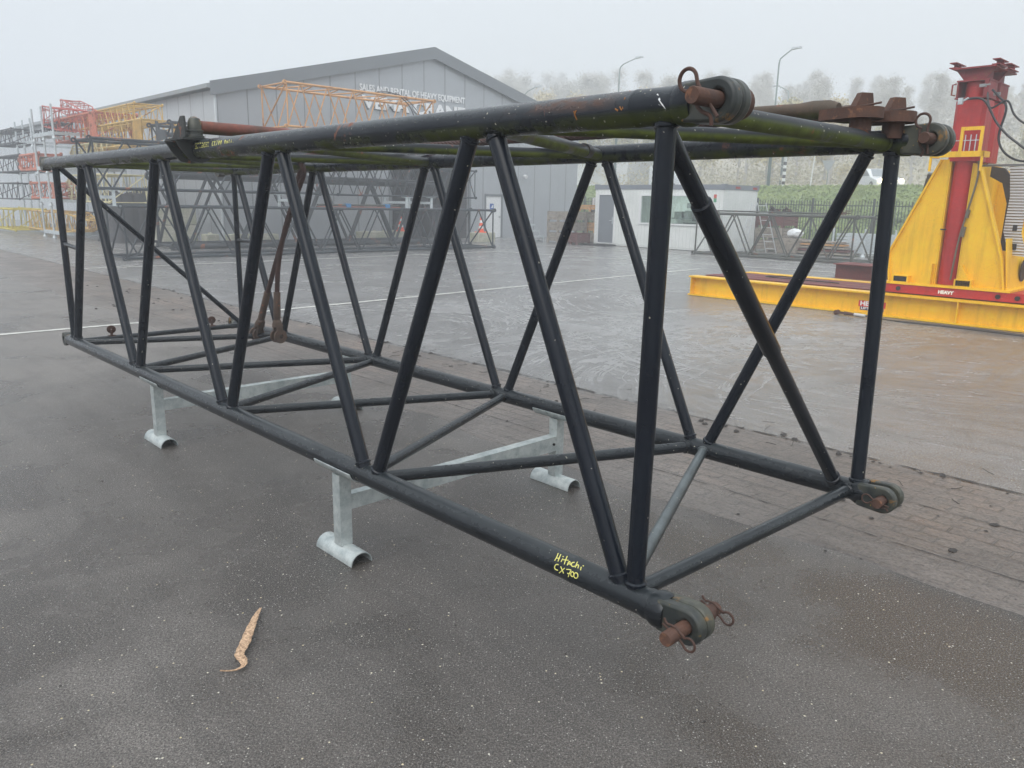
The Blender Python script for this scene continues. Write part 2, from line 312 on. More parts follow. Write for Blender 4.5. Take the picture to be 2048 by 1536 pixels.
def pavers():
    t=NT('muddy_clay_pavers');P=t.geo()
    yr=t.n('ShaderNodeMapping',_vector_type='TEXTURE',Vector=P,Rotation=(0,0,YA+math.pi/2)).outputs[0]
    wob=t.n('ShaderNodeVectorMath',_operation='ADD',i0=yr,i1=t.n('ShaderNodeVectorMath',_operation='SCALE',i0=t.n('ShaderNodeTexNoise',Vector=P,Scale=3.,Detail=3.).outputs[1],Scale=.03).outputs[0]).outputs[0]
    br=t.n('ShaderNodeTexBrick',Vector=wob,Color1=(.30,.215,.17),Color2=(.23,.185,.155),Mortar=(.045,.037,.032),Scale=1.,Mortar__Size=.008,Brick__Width=.21,Row__Height=.105,Bias=0.)
    br.inputs['Mortar Smooth'].default_value=.3
    n1=t.noise(P,1.4,6,.65,.3);n2=t.noise(P,14,5,.7);n3=t.noise(P,110,3,.7)
    col=t.mix(t.ramp(n1,.36,.60,.1,.9),br.outputs[0],t.mix(n2,(.10,.085,.073),(.19,.165,.145)))
    a=t.n('ShaderNodeSeparateXYZ',Vector=yr).outputs[0]
    col=t.mix(t.math('MULTIPLY',t.ramp(a,5.5,1.5),.5),col,t.mix(n2,(.11,.088,.075),(.25,.215,.185)))
    bb=t.n('ShaderNodeSeparateXYZ',Vector=yr).outputs[1];bb=t.math('MULTIPLY',bb,-1.)
    eg=t.math('ADD',t.ramp(t.math('ADD',bb,t.math('MULTIPLY',t.math('SUBTRACT',n1,.5),1.1)),4.1,3.72),t.ramp(t.math('ADD',bb,t.math('MULTIPLY',t.math('SUBTRACT',n1,.5),.8)),5.05,5.3))
    col=t.mix(t.math('MINIMUM',t.math('MULTIPLY',eg,.85),1.),col,t.mix(n2,(.14,.117,.10),(.25,.22,.20)))
    lg=t.noise(t.n('ShaderNodeMapping',Vector=yr,Scale=(.5,7.,1)).outputs[0],2.2,5,.7)
    col=t.mix(t.ramp(lg,.54,.66,0,.6),col,(.05,.04,.035))
    col=t.mix(t.ramp(n2,.52,.68,0,.65),col,(.06,.05,.043));n4=t.noise(P,55,4,.75);col=t.mix(t.ramp(n4,.48,.38,0,.7),col,(.05,.042,.036));col=t.mix(t.ramp(n4,.56,.68,0,.4),col,(.42,.36,.31));col=t.mix(t.ramp(n3,.55,.8,0,.4),col,(.3,.27,.24))
    col=t.mix(t.ramp(t.noise(P,.8,4,.6),.4,.6,.12,.42),col,(.04,.033,.028))
    return t.bsdf(col,t.ramp(n1,.3,.7,.26,.5),0,t.bump(t.math('ADD',t.math('MULTIPLY',br.outputs[1],-.5),t.math('ADD',t.math('MULTIPLY',n2,.9),t.math('MULTIPLY',n3,.25))),.8,.014))
def ystrip(name,pts,mat,z,kind='structure'):
    m=MB();m.add([Y(b,a,z) for b,a in pts],[tuple(range(len(pts)))]);return m.build(name,mat,ang=None,kind=kind)
edge=[]
rn=random.Random(3)
A0=[-12+i*.25 for i in range(260)]
near=[(3.60+.04*math.sin(a*1.7)+.03*math.sin(a*4.1+1)+rn.uniform(-.03,.03),a) for a in A0];fare=[(5.24+.012*math.sin(a*2.3)+rn.uniform(-.012,.012),a) for a in A0]
m=MB();n=len(A0);m.add([Y(b,a,.004) for b,a in near]+[Y(b,a,.004) for b,a in fare],[(i,n+i,n+i+1,i+1) for i in range(n-1)]);m.add([Y(b,a,.004) for b,a in near]+[Y(b-.012,a,.0) for b,a in near],[(i,i+1,n+i+1,n+i) for i in range(n-1)]);m.build('paver_strip',pavers(),ang=None,kind='structure')
def crackline(name,b0,wd,z=.008):
    vs=[];k=0;r_=random.Random(int(b0*100));off=0
    for i in range(900):
        a=-6+i*.05;off+=r_.uniform(-.006,.006);off*=.96;w_=wd*max(0.08,r_.gauss(.5,.35));vs+=[Y(b0+off-w_,a,z),Y(b0+off+w_,a,z)]
    m=MB();m.add(vs,[(2*i,2*i+1,2*i+3,2*i+2) for i in range(899)]);m.build(name,flat('black_mud',(.028,.022,.018),.6),ang=None,kind='structure')
crackline('road_crack',5.27,.016);crackline('road_crack',4.62,.007);crackline('road_crack',3.98,.005)
def linemat():
    t=NT('worn_white_line');P=t.geo();f=t.ramp(t.noise(P,9,5,.7),.42,.6)
    return t.bsdf(t.mix(f,(.66,.66,.61),(.42,.42,.39)),.5)
LINE=linemat()
def gline(name,p0,p1,wd=.1):
    d=(p1-p0);L=d.length;d.normalize();s_=V3((-d.y,d.x,0))*wd/2;k=max(2,int(L/.15));vs=[]
    for i in range(k+1):
        q=p0+d*(L*i/k)+V3((0,0,.005));e=rn.uniform(.86,1.06);vs+=[q-s_*e,q+s_*e]
    m=MB();m.add(vs,[(2*i,2*i+1,2*i+3,2*i+2) for i in range(k)]);m.build(name,LINE,ang=None,kind='structure')
gline('road_marking',Y(-1.5,10.85),Y(3.55,10.85));gline('road_marking',Y(5.3,10.9),Y(18.6,11.9))
gline('road_marking',Y(5.3,19.75),Y(18.7,20.2));gline('road_marking',Y(18.75,20.2),Y(21.3,7.5));gline('road_marking',Y(23.3,23.5),Y(23.9,8.0))
# wet mud clods and twigs along the paver strip
m=MB();rr=random.Random(11)
def clod(m,p,s):
    k=rr.randint(5,8);vs=[p+V3((s*rr.uniform(.6,1.2)*math.cos(6.283*i/k),s*rr.uniform(.5,1.1)*math.sin(6.283*i/k),.004)) for i in range(k)]
    vs+=[p+V3((s*.45*math.cos(6.283*i/k),s*.4*math.sin(6.283*i/k),s*rr.uniform(.35,.7))) for i in range(k)]
    m.add(vs,[tuple(range(k,2*k))]+[(i,(i+1)%k,k+(i+1)%k,k+i) for i in range(k)])
for i in range(420):
    e=rr.random();a=rr.uniform(-3,16)
    b=5.24+rr.gauss(0,.05) if e<.45 else (4.55+rr.gauss(0,.12) if e<.8 else rr.uniform(3.5,5.4))
    clod(m,Y(b,a,.004),rr.choice([.006,.009,.012,.016,.028]))
for i in range(110):
    a=rr.uniform(-2,12);b=5.1+rr.gauss(0,.25);p=Y(b,a,.012);pts=[p];an=rr.uniform(0,6.28)
    for k in range(3):
        an+=rr.uniform(-.6,.6);p=p+V3((math.cos(an)*.03,math.sin(an)*.03,rr.uniform(-.004,.006)));p.z=max(p.z,.008);pts.append(p)
    m.path(pts,.0022,4)
for i in range(70):
    clod(m,V3((rr.uniform(-3,3),rr.uniform(1.4,6),.0)),rr.uniform(.003,.007))
m.build('mud_debris',flat('wet_mud',(.03,.024,.02),.55),ang=60,kind='stuff')
def leafmat():
    t=NT('dry_leaf_tan');p=t.pos();q_=t.n('ShaderNodeMapping',Vector=p,Rotation=(0,0,1.15),Scale=(9,120,1)).outputs[0];return t.bsdf(t.mix(t.ramp(t.noise(p,90,5,.7),.42,.62),t.mix(t.noise(q_,1.5,4,.7),(.78,.56,.38),(.55,.35,.2)),(.25,.15,.09)),.6,0,t.bump(t.noise(q_,1.5,4,.7),.5,.002))
m=MB();e=[G(x,y,z) for x,y,z in((522,1217,.012),(513,1232,.02),(500,1262,.022),(490,1288,.018),(479,1311,.02),(486,1322,.02),(487,1333,.012),(470,1342,.008),(440,1343,.008))]
wl=[.004,.011,.018,.020,.017,.015,.010,.004,.001];vs=[]
def bez(pts,n):
    P=[V3(p) for p in pts];out=[]
    for i in range(len(P)-1):
        a,b,c,e_=P[max(i-1,0)],P[i],P[i+1],P[min(i+2,len(P)-1)]
        for k in range(n):
            t=k/n;out.append(.5*((2*b)+(c-a)*t+(2*a-5*b+4*c-e_)*t*t+(3*b-a-3*c+e_)*t**3))
    return out+[P[-1]]
e=bez(e,6);wl=[wl[min(8,int(i/6))]*(1-(i%6)/6)+wl[min(8,int(i/6)+1)]*((i%6)/6) for i in range(len(e))]
wl=[w_*(1+.08*math.sin(i*1.9)) for i,w_ in enumerate(wl)]
for k,p in enumerate(e):
    d=(e[min(k+1,len(e)-1)]-e[max(k-1,0)]).normalized();s_=V3((-d.y,d.x,0)).normalized()*wl[k];vs+=[p-s_+V3((0,0,.004)),p,p+s_+V3((0,0,.006))]
m.add(vs,[f for k in range(len(e)-1) for f in((3*k,3*k+1,3*k+4,3*k+3),(3*k+1,3*k+2,3*k+5,3*k+4))])
o=m.build('dry_leaf',leafmat(),ang=60,label='long tan dry leaf with a curled tail lying on the dark asphalt',cat='leaf')
md=o.modifiers.new('s','SOLIDIFY');md.thickness=.0015
# ------------------------------------------------------------------ the big boom section
L_,W_,H_,E_=1.4595,1.4789,1.4516,.0246
TU=V3((-.69543681,.7185819,-.00277515));TV_=V3((.71857598,.69544234,.00291805));TN=V3((-.00402682,-.00003517,.99999189));TO=V3((.41622,2.19083,.46089))
TM=Matrix((TV_,TU,TN)).transposed().to_4x4();TM.translation=TO
boom=empty('crane_boom_section',TM,'long dark blue lattice boom section resting on two galvanised stands in the foreground','boom section')
TI=TM.inverted()
def T(u,v,w): return V3((v*W_,(u*L_+(E_ if u>0 else 0)),w*H_))   # node indices
def TP(px,py,axis,val):      # pixel -> local point on local plane
    o=TI@CAM;d=(TI.to_3x3()@ray(px,py));return o+d*((val-o[axis])/d[axis])
def TCyl(px,py,v,w,r):       # pixel -> local point on the near side of a chord
    o=TI@CAM;d=(TI.to_3x3()@ray(px,py));ox,oz=o.x-v,o.z-w;A=d.x**2+d.z**2;B=2*(ox*d.x+oz*d.z);C_=ox*ox+oz*oz-r*r;D=B*B-4*A*C_
    t=(-B-math.sqrt(max(D,0)))/(2*A);return o+d*t
RC={(0,0):.045,(0,1):.0495,(1,0):.045,(1,1):.045}
CH={}
for (v,w),rc in RC.items():
    p0=V3((v*W_,-.075,w*H_));p1=V3((v*W_,6.02,w*H_))
    prof=[(0,rc*1.0),(.03,rc*1.02),(.04,rc*1.07),(.05,rc*1.07),(.06,rc),(.34,rc),(.343,rc*1.02),(.352,rc*1.02),(.355,rc)]+[(x*.5,rc) for x in range(1,12)]+[(6.095,rc)]
    if (v,w)==(0,1): prof=[(0,rc),(.03,rc*1.02),(.04,rc*1.05),(.05,rc*1.05),(.06,rc),(.17,rc),(.173,rc*1.03),(.183,rc*1.03),(.186,rc),(1.,rc),(2.,rc),(3.33,rc),(3.345,rc*.985),(3.36,rc*.95),(3.5,rc*.93),(6.095,rc*.93)]
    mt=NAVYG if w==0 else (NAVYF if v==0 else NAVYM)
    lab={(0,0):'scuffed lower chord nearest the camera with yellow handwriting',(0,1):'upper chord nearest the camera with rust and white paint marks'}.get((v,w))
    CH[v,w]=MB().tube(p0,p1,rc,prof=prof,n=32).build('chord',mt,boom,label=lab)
def member(p0,p1,r,mat,name='brace',rc=.046,n=20,prof=None):
    d=(p1-p0);L=d.length;s_=math.sqrt(max(.15,1-(d.normalized().y)**2));e=rc/s_*.97
    pr=prof or [(rc*.3,r),(e-.002,r),(e,r+.006),(e+.008,r+.006),(e+.012,r),(L*.33,r),(L*.66,r),(L-e-.012,r),(L-e-.008,r+.006),(L-e,r+.006),(L-e+.002,r),(L-rc*.3,r)]
    return MB().tube(p0,p1,r,prof=pr,n=n).build(name,mat,boom)
# front face
rf=.0305
member(T(0,0,1)+V3((0,.01,0)),T(0,0,0)+V3((0,.03,0)),.029,NAVY,'end_post')
for (u0,w0,u1,w1) in ((.5,1,0,0),(.5,1,1,0),(1.5,1,1,0),(1.5,1,2,0),(2.5,1,2,0),(2.5,1,3,0),(3.5,1,3,0),(3.5,1,4,0)):
    off0=.045*(1 if u1>u0 else -1);off1=.04*(1 if u0>u1 else -1)
    member(T(u0,0,w0)+V3((0,off0,0)),T(u1,0,w1)+V3((0,off1+(.0 if u1 else .03),0)),rf,NAVY,rc=.049)
member(T(4,0,1)+V3((0,.03,0)),T(4,0,0)+V3((0,.035,0)),.026,NAVY,'end_post')
# back face
member(T(0,1,1)+V3((0,-.02,0)),T(0,1,0)+V3((0,-.04,0)),.029,NAVY,'end_post')
for (u0,w0,u1,w1) in ((0,1,.5,0),(1,1,.5,0),(1,1,1.5,0),(2,1,1.5,0),(2,1,2.5,0),(3,1,2.5,0),(3,1,3.5,0),(4,1,3.5,0)):
    off0=.035*(1 if u1>u0 else -1);off1=.035*(1 if u0>u1 else -1)
    if u0==0:off0=.06
    member(T(u0,1,w0)+V3((0,off0,0)),T(u1,1,w1)+V3((0,off1,0)),.0275,NAVY)
member(T(4,1,1)+V3((0,.03,0)),T(4,1,0)+V3((0,.05,0)),.024,NAVY,'end_post')
# bottom plane
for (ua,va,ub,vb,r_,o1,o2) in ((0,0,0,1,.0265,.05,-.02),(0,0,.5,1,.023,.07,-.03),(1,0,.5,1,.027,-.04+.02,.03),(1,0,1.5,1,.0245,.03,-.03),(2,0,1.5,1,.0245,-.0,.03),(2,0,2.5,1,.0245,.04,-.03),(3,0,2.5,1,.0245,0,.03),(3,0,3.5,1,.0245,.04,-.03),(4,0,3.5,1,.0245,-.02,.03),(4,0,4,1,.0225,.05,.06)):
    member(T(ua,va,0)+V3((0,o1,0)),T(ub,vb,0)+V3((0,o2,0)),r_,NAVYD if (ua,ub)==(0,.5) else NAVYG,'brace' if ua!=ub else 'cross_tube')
# top plane
for (ua,va,ub,vb,r_) in ((0,0,0,1,.031),(.5,0,0,1,.026),(.5,0,1,1,.029),(1.5,0,1,1,.0245),(1.5,0,2,1,.0265),(2.5,0,2,1,.0245),(2.5,0,3,1,.0245),(3.5,0,3,1,.0245),(3.5,0,4,1,.0245),(4,0,4,1,.024)):
    o_=member(T(ua,va,1)+V3((0,.0,-.004)),T(ub,vb,1)+V3((0,.0,-.004)),r_,NAVYT,'brace' if ua!=ub else 'cross_tube')
p0=T(.5,0,1);p1=T(1,1,1);d=(p1-p0).normalized();q=p0+d*((p1-p0).length*.8)
MB().tube(q,q+d*.09,.0335,n=20).build('sleeve',BLACK,boom)
# diagonals of the two end frames
p0=T(0,0,1)+V3((.0,.04,-.02));p1=T(0,1,0)+V3((0,.05,0));L=(p1-p0).length
member(p0,p1,.027,NAVY,'end_diagonal',prof=[(.02,.0275),(.33,.0275),(.335,.033),(1.07,.033),(1.085,.0275),(L-.075,.0275),(L-.073,.033),(L-.062,.033),(L-.06,.0275),(L-.01,.0275)])
member(T(4,0,1)+V3((0,.02,-.01)),T(4,1,0)+V3((0,.03,0)),.021,NAVY,'end_diagonal')
# rungs
def onseg(p,q,z): return p+(q-p)*((z-p.z)/(q.z-p.z))
zz=T(0,0,.56).z
MB().tube(onseg(T(4,0,1)+V3((0,.03,0)),T(4,0,0)+V3((0,.035,0)),zz),onseg(T(3.5,0,1)+V3((0,.045,0)),T(4,0,0)+V3((0,-.04,0)),zz-.02),.017,n=12).build('rung',NAVYG,boom)
MB().tube(onseg(T(4,1,1)+V3((0,.03,0)),T(4,1,0)+V3((0,.05,0)),zz),onseg(T(4,1,1)+V3((0,-.035,0)),T(3.5,1,0)+V3((0,.035,0)),zz),.016,n=12).build('rung',NAVYG,boom)
# end lugs
def slotplate(m,c,xo,th,ro,ri,back,slot=False):
    # plate in the y-z plane at x = c.x+xo, eye at c, running back (+y) to the chord
    n=22;out=[];inn=[]
    for i in range(n+1):
        a=-math.pi/2-math.pi*i/n;out.append((math.cos(a)*ro,math.sin(a)*ro))
    out=[(back,-ro*.86)]+out+[(back,ro*.86)]
    N=len(out);vs=[]
    for sx in(-th/2,th/2):
        for (yy,z_) in out:vs.append((c.x+xo+sx,c.y+yy,c.z+z_))
        for (yy,z_) in out:
            k=ri/max(1e-6,math.hypot(yy,z_)) ;vs.append((c.x+xo+sx,c.y+yy*k,c.z+z_*k))
    fs=[]
    for i in range(N):
        j=(i+1)%N
        fs.append((i,j,N+j,N+i));fs.append((2*N+i,3*N+i,3*N+j,2*N+j));fs.append((i,2*N+i,2*N+j,j));fs.append((N+i,N+j,3*N+j,3*N+i))
    m.add(vs,fs)
RPIN=.0215
pins={}
for (v,w),uy in {(0,0):-.1805,(0,1):-.161,(1,1):-.1707,(1,0):-.166}.items():
    c=V3((v*W_,uy,w*H_));ro=.064 if (v,w)!=(1,1) else .068
    ro*=.88
    for sx in ((-.021,.021) if v==0 else (-.036,.036)):
        m=MB();slotplate(m,c,sx,.040 if v==0 else .034,ro,RPIN+.002,.105);lo=m.build('lug_plate',LUGM,boom,ang=50);bv=lo.modifiers.new('b','BEVEL');bv.width=.012 if v==0 else .008;bv.segments=3;bv.limit_method='ANGLE';bv.angle_limit=R(50)
    MB().tube(V3((v*W_,uy+.075,w*H_)),V3((v*W_,-.05,w*H_)),.05,prof=[(0,.053),(.01,.058),(.04,.058),(.06,.05)],n=28).build('clevis_collar',NAVYM if w else NAVYG,boom)
    q0={(0,0):-.135,(0,1):-.145,(1,1):-.115,(1,0):-.105}[v,w];q1=.13 if (v,w)==(0,0) else .075
    pr=[(0,RPIN-.002),(.004,RPIN),(q1-q0-.003,RPIN),(q1-q0,RPIN-.002)]
    if (v,w)==(0,1):pr=[(0,RPIN-.002),(.004,RPIN),(.195,RPIN),(.197,.041),(.225,.041)]
    m=MB().tube(c+V3((q0,0,0)),c+V3((q1,0,0)),RPIN,prof=pr,n=26)
    if (v,w)==(0,0):m.tube(c+V3((.042,0,0)),c+V3((.085,0,0)),.034,.028,n=24)
    pins[v,w]=(m.build('pin',RUST,boom),c)
def arc(c,r,a0,a1,n=10): return [(c[0]+r*math.cos(R(a0+(a1-a0)*i/n)),c[1]+r*math.sin(R(a0+(a1-a0)*i/n))) for i in range(n+1)]
def rclip(parent,c,x,rot,sc=1.,mir=1,tilt=0.):
    # sprung R-clip: straight leg through the pin, round loop, wavy leg across it; 2D (s,t) then into y-z
    straight=[(-.050,-.0),(0,-.0),(.035,-.0)]
    loop=arc((.058,.013),.0225,-110,165,14)
    wavy=[(.033,.021),(.024,.024),(.010,.0235),(-.004,.026),(-.020,.022),(-.034,.012),(-.044,.014),(-.054,.021)]
    pts=[]
    for s_,t_ in straight+loop+wavy:
        s_*=sc*mir;t_*=sc;yy=s_*math.cos(rot)-t_*math.sin(rot);z_=s_*math.sin(rot)+t_*math.cos(rot)
        pts.append(c+V3((x+t_*tilt,-yy,z_)))
    # smooth once
    for _ in range(2):
        q=[pts[0]]
        for i in range(len(pts)-1):q+=[pts[i]*.75+pts[i+1]*.25,pts[i]*.25+pts[i+1]*.75]
        pts=q+[pts[-1]]
    MB().path(pts,.0042*sc,8).build('cotter_clip',RUSTD,parent)
rclip(pins[0,1][0],pins[0,1][1],-.085,R(128),1.2,1,.1)
rclip(pins[1,1][0],pins[1,1][1],-.078,R(97),1.15)
rclip(pins[0,0][0],pins[0,0][1],-.092,R(-25),.88,1)
rclip(pins[0,0][0],pins[0,0][1],.110,R(-20),.88,1)
rclip(pins[1,0][0],pins[1,0][1],-.078,R(165),.85)
for (v,w) in RC:      # far end eyes
    c=V3((v*W_,6.11+(.0 if w==0 else .07),w*H_))
    m=MB().ring(c,(1,0,0),.058,.026,.062);m.tube(V3((v*W_,5.98,w*H_)),c+V3((0,-.04,0)),RC[v,w]*.9,n=20)
    m.build('end_eye',LUGM,boom)
# small hooks on the far cross tube
a_=T(4,0,0)+V3((0,.05,0));b_=T(4,1,0)+V3((0,.06,0))
for f_ in(.20,.80):
    p=a_+(b_-a_)*f_;m=MB();m.ring(p+V3((0,.0,.075)),(.25,1,.2),.036,.004,.008,20);m.bar(p+V3((0,0,.015)),p+V3((0,0,.06)),.02,.012,(0,1,0));m.bar(p+V3((.03,0,.02)),p+V3((-.03,0,.02)),.03,.01);m.build('hook_plate',RUSTD,boom)
# bracket straddling the upper near chord
cz=H_
def bracket():
    m=MB()
    for yy in(3.21,3.07):
        pl=[(.075,cz+.042),(-.135,cz+.042),(-.095,cz-.02),(-.055,cz-.062),(.0,cz-.072),(.045,cz-.055)]
        m.prism([V3((x,yy,z)) for x,z in pl],(0,-.010,0))
    return m
MB().bx(-.12,.08,2.99,3.22,cz+.044,cz+.055).build('bracket_shelf',paint('black_worn_steel',(.016,.018,.018),(.03,.032,.028),rust=.18,rough=.5,scale=8),boom)
for xx in(-.095,-.04):
    MB().prism([V3((xx,3.20,cz+.055)),V3((xx,3.02,cz+.055)),V3((xx,3.02,cz+.12)),V3((xx,3.03,cz+.165)),V3((xx,3.07,cz+.165))],(.011,0,0)).build('bracket_cheek',MATS['black_worn_steel'],boom)
m=MB();m.tube(V3((-.035,3.03,cz+.055)),V3((-.035,3.03,cz+.15)),.04,prof=[(0,.046),(.012,.046),(.014,.038),(.03,.038),(.032,.044),(.04,.044),(.042,.038),(.08,.036),(.10,.027),(.108,.010)],n=20);m.build('bracket_casting',LUGM,boom)
bracket().build('pipe_bracket',paint('black_worn_steel',(.016,.018,.018),(.03,.032,.028),rust=.18,rough=.5,scale=8),boom)
# brown pipe laid across the top in the bracket
cpipe=empty('steel_pipe',TM@Matrix.Translation(V3((0,0,0))),'brown primed steel pipe lying across the top of the big boom in the black bracket','pipe')
MB().tube(V3((-.01,3.03,H_+.112)),V3((1.58,3.03,H_+.105)),.03,prof=[(0,.030),(.004,.034),(1.57,.034),(1.58,.030)],n=24).build('pipe',BARM,cpipe)
# wire rope sling
ROPE=paint('rusty_wire_rope',(.06,.026,.020),(.035,.018,.015),rough=.7,scale=15,bump=.4)
def bez(pts,n):
    P=[V3(p) for p in pts];out=[]
    for i in range(len(P)-1):
        a,b,c,e_=P[max(i-1,0)],P[i],P[i+1],P[min(i+2,len(P)-1)]
        for k in range(n):
            t=k/n;out.append(.5*((2*b)+(c-a)*t+(2*a-5*b+4*c-e_)*t*t+(3*b-a-3*c+e_)*t**3))
    return out+[P[-1]]
def rope(pts,name,parent,r=.021,pitch=.20):
    c=bez(pts,14);m=MB();n=len(c);ds=[0]
    for i in range(1,n):ds.append(ds[-1]+(c[i]-c[i-1]).length)
    N=int(ds[-1]/.012);cs=[];j=0
    for i in range(N+1):
        t=ds[-1]*i/N
        while j<n-2 and ds[j+1]<t:j+=1
        cs.append(c[j].lerp(c[j+1],min(1,(t-ds[j])/max(1e-9,ds[j+1]-ds[j]))))
    for s_ in range(6):
        out=[];X=None
        for i,p in enumerate(cs):
            d=(cs[min(i+1,N)]-cs[max(i-1,0)]).normalized()
            if X is None:X,_=perp(d)
            X=(X-d*X.dot(d)).normalized();Yy=d.cross(X);a=2*math.pi*(s_/6+i*.012/pitch);out.append(p+(X*math.cos(a)+Yy*math.sin(a))*r*.62)
        m.path(out,r*.36,6)
    return m.build(name,ROPE,parent,ang=70,world=True)
TW=lambda p:TM@p
s1e=TP(535,586,0,1.30);s2e=TP(554,586,0,1.24)
sling=wroot('wire_rope_sling',TW(T(3.1,1,0)),'rusty twin wire rope sling running along and hanging inside the big boom','rope sling')
topz=H_+.085
run=[TW(V3((1.30,.47,topz+.045))),TW(V3((1.28,.75,topz+.03))),TW(V3((1.22,1.2,topz-.01))),TW(V3((1.18,2.0,topz-.015))),TW(V3((1.2,3.2,topz-.02))),TW(V3((1.28,4.15,topz-.03))),TW(TP(600,346,0,1.33)),TW(TP(583,420,0,1.33)),TW(TP(556,510,0,1.31)),TW(s1e)]
rope(run,'rope',sling)
rope([TW(V3((1.42,.52,topz+.03))),TW(V3((1.38,.8,topz+.02))),TW(V3((1.27,1.3,topz-.01))),TW(V3((1.23,2.1,topz-.005))),TW(V3((1.16,3.2,topz-.01))),TW(V3((1.24,4.2,topz-.035))),TW(TP(607,348,0,1.28)),TW(TP(575,440,0,1.27)),TW(TP(558,520,0,1.25)),TW(s2e)],'rope',sling)
def socket(p,q,e,name='fork_socket'):
    d=(q-p);L=d.length;d.normalize();m=MB();m.tube(p,q,.028,prof=[(0,.026),(.004,.028),(L-.03,.030),(L-.012,.026),(L,.034)],n=20)
    m.tube(q,q+(e-q)*.35,.034,.045,n=20)
    sd_=V3((.75,-.66,0)).normalized();dn=(e-q).normalized()
    for s_ in(-1,1):
        c=e+sd_*(.030*s_)
        m.ring(c,sd_,.058,.022,.022)
        m.bar(q+dn*.02+sd_*(.026*s_),c-dn*.02,.052,.020,sd_)
    return m.build(name,paint('brown_cast_steel',(.085,.05,.033),(.05,.033,.024),rust=.04,rough=.65,scale=14,bump=.4),sling,world=True)
socket(TW(TP(535,584,0,1.30)),TW(TP(522,640,0,1.30)),TW(TP(514,668,0,1.31)))
socket(TW(TP(554,584,0,1.24)),TW(TP(554,642,0,1.24)),TW(TP(557,672,0,1.25)))
SOCM=MATS['brown_cast_steel'];TOPS=paint('brown_green_socket',(.09,.06,.04),(.06,.045,.03),rust=.25,rough=.6,scale=9,moss=.6)
for vv,uu,dz in((1.27,.10,.0),(1.43,.04,-.006)):
    e0=TW(V3((vv+.03,uu+.40,H_+.128+dz)));e1=TW(V3((vv,uu+.02,H_+.112+dz)));d=(e1-e0);L=d.length;dh=V3((d.x,d.y,0)).normalized()
    MB().tube(e0,e1,.03,prof=[(0,.021),(.01,.024),(L*.55,.028),(L*.72,.036),(L*.9,.036),(L,.024)],n=20).build('socket_body',TOPS,sling,world=True)
    c=TW(V3((vv,uu-.07,H_+.090+dz)));sd_=V3((-dh.y,dh.x,0));ro=.078;th=.040
    pts=[c-dh*.15-sd_*ro*.55]+[c+dh*(ro*math.cos(a_))+sd_*(ro*math.sin(a_)) for a_ in [-math.pi/2+math.pi*k/14 for k in range(15)]]+[c-dh*.15+sd_*ro*.55]
    MB().prism([p-V3((0,0,th/2)) for p in pts],(0,0,th)).build('eye_plate',RUST,sling,ang=50,world=True)
    X=V3((.96,.28,0)).normalized();Yy=V3((-.28,.96,0)).normalized()
    m=MB();m.tube(c-V3((0,0,.078)),c+V3((0,0,.02)),.040,n=18)
    t0=c+V3((0,0,.022));hw=.043;hd=.018;tw_=.030;ht=.052
    m.add([t0-X*hw-Yy*hd,t0+X*hw*.9-Yy*hd,t0+X*hw*.9+Yy*hd,t0-X*hw+Yy*hd,t0-X*(tw_*.6)-Yy*hd*.8+V3((0,0,ht)),t0+X*tw_-Yy*hd*.8+V3((0,0,ht)),t0+X*tw_+Yy*hd*.8+V3((0,0,ht)),t0-X*(tw_*.6)+Yy*hd*.8+V3((0,0,ht))],[(3,2,1,0),(4,5,6,7),(0,1,5,4),(1,2,6,5),(2,3,7,6),(3,0,4,7)])
    pn=m.build('pin',RUST,sling,world=True)
    MB().path([c-dh*.075-sd_*.02+V3((0,0,.021)),c-dh*.02-sd_*.035+V3((0,0,.024)),c+dh*.04-sd_*.03+V3((0,0,.026)),c+dh*.075+sd_*-.005+V3((0,0,.034))],.004,8).build('cotter_wire',RUSTD,pn,world=True)
# handwriting
def strokes(S,fx,v,w,r,name,rad=.0021):
    m=MB()
    for st in S:
        pts=[TCyl(*fx(x,y),v*W_,w*H_,r) for x,y in st]
        if len(pts)==1:pts=[pts[0],pts[0]+V3((0,.004,0))]
        if len(pts)>2:pts=bez(pts,4)
        m.path(pts,rad,5)
    return m.build(name,CHALK,boom)
f6=lambda x,y:(1050+x/4.551,1050+y/4.551)
el=lambda cx,cy,rx,ry:[(cx+rx*math.cos(t*.5236),cy+ry*math.sin(t*.5236)) for t in range(13)]
S=[[(302,258),(290,290),(270,325)],[(326,268),(312,300),(300,332)],[(283,302),(318,302)],[(345,306),(328,336)],[(352,290)],[(385,285),(368,325),(358,358)],[(350,316),(396,322)],[(385,368),(394,345),(408,332),(414,366)],[(390,356),(414,354)],[(452,340),(430,344),(422,362),(434,378),(455,374)],[(478,336),(466,362),(458,388)],[(462,374),(480,362),(488,370),(482,394)],[(512,382),(506,412)],[(536,374)],
[(306,362),(284,360),(270,380),(276,402),(300,412)],[(325,378),(338,408),(352,440)],[(362,392),(340,412),(312,436)],[(378,404),(418,410),(404,440),(394,472)],[(386,440),(412,443)],el(431,448,14,22),el(464,460,18,25)]
strokes(S,f6,0,0,.0455,'lettering',.0019)
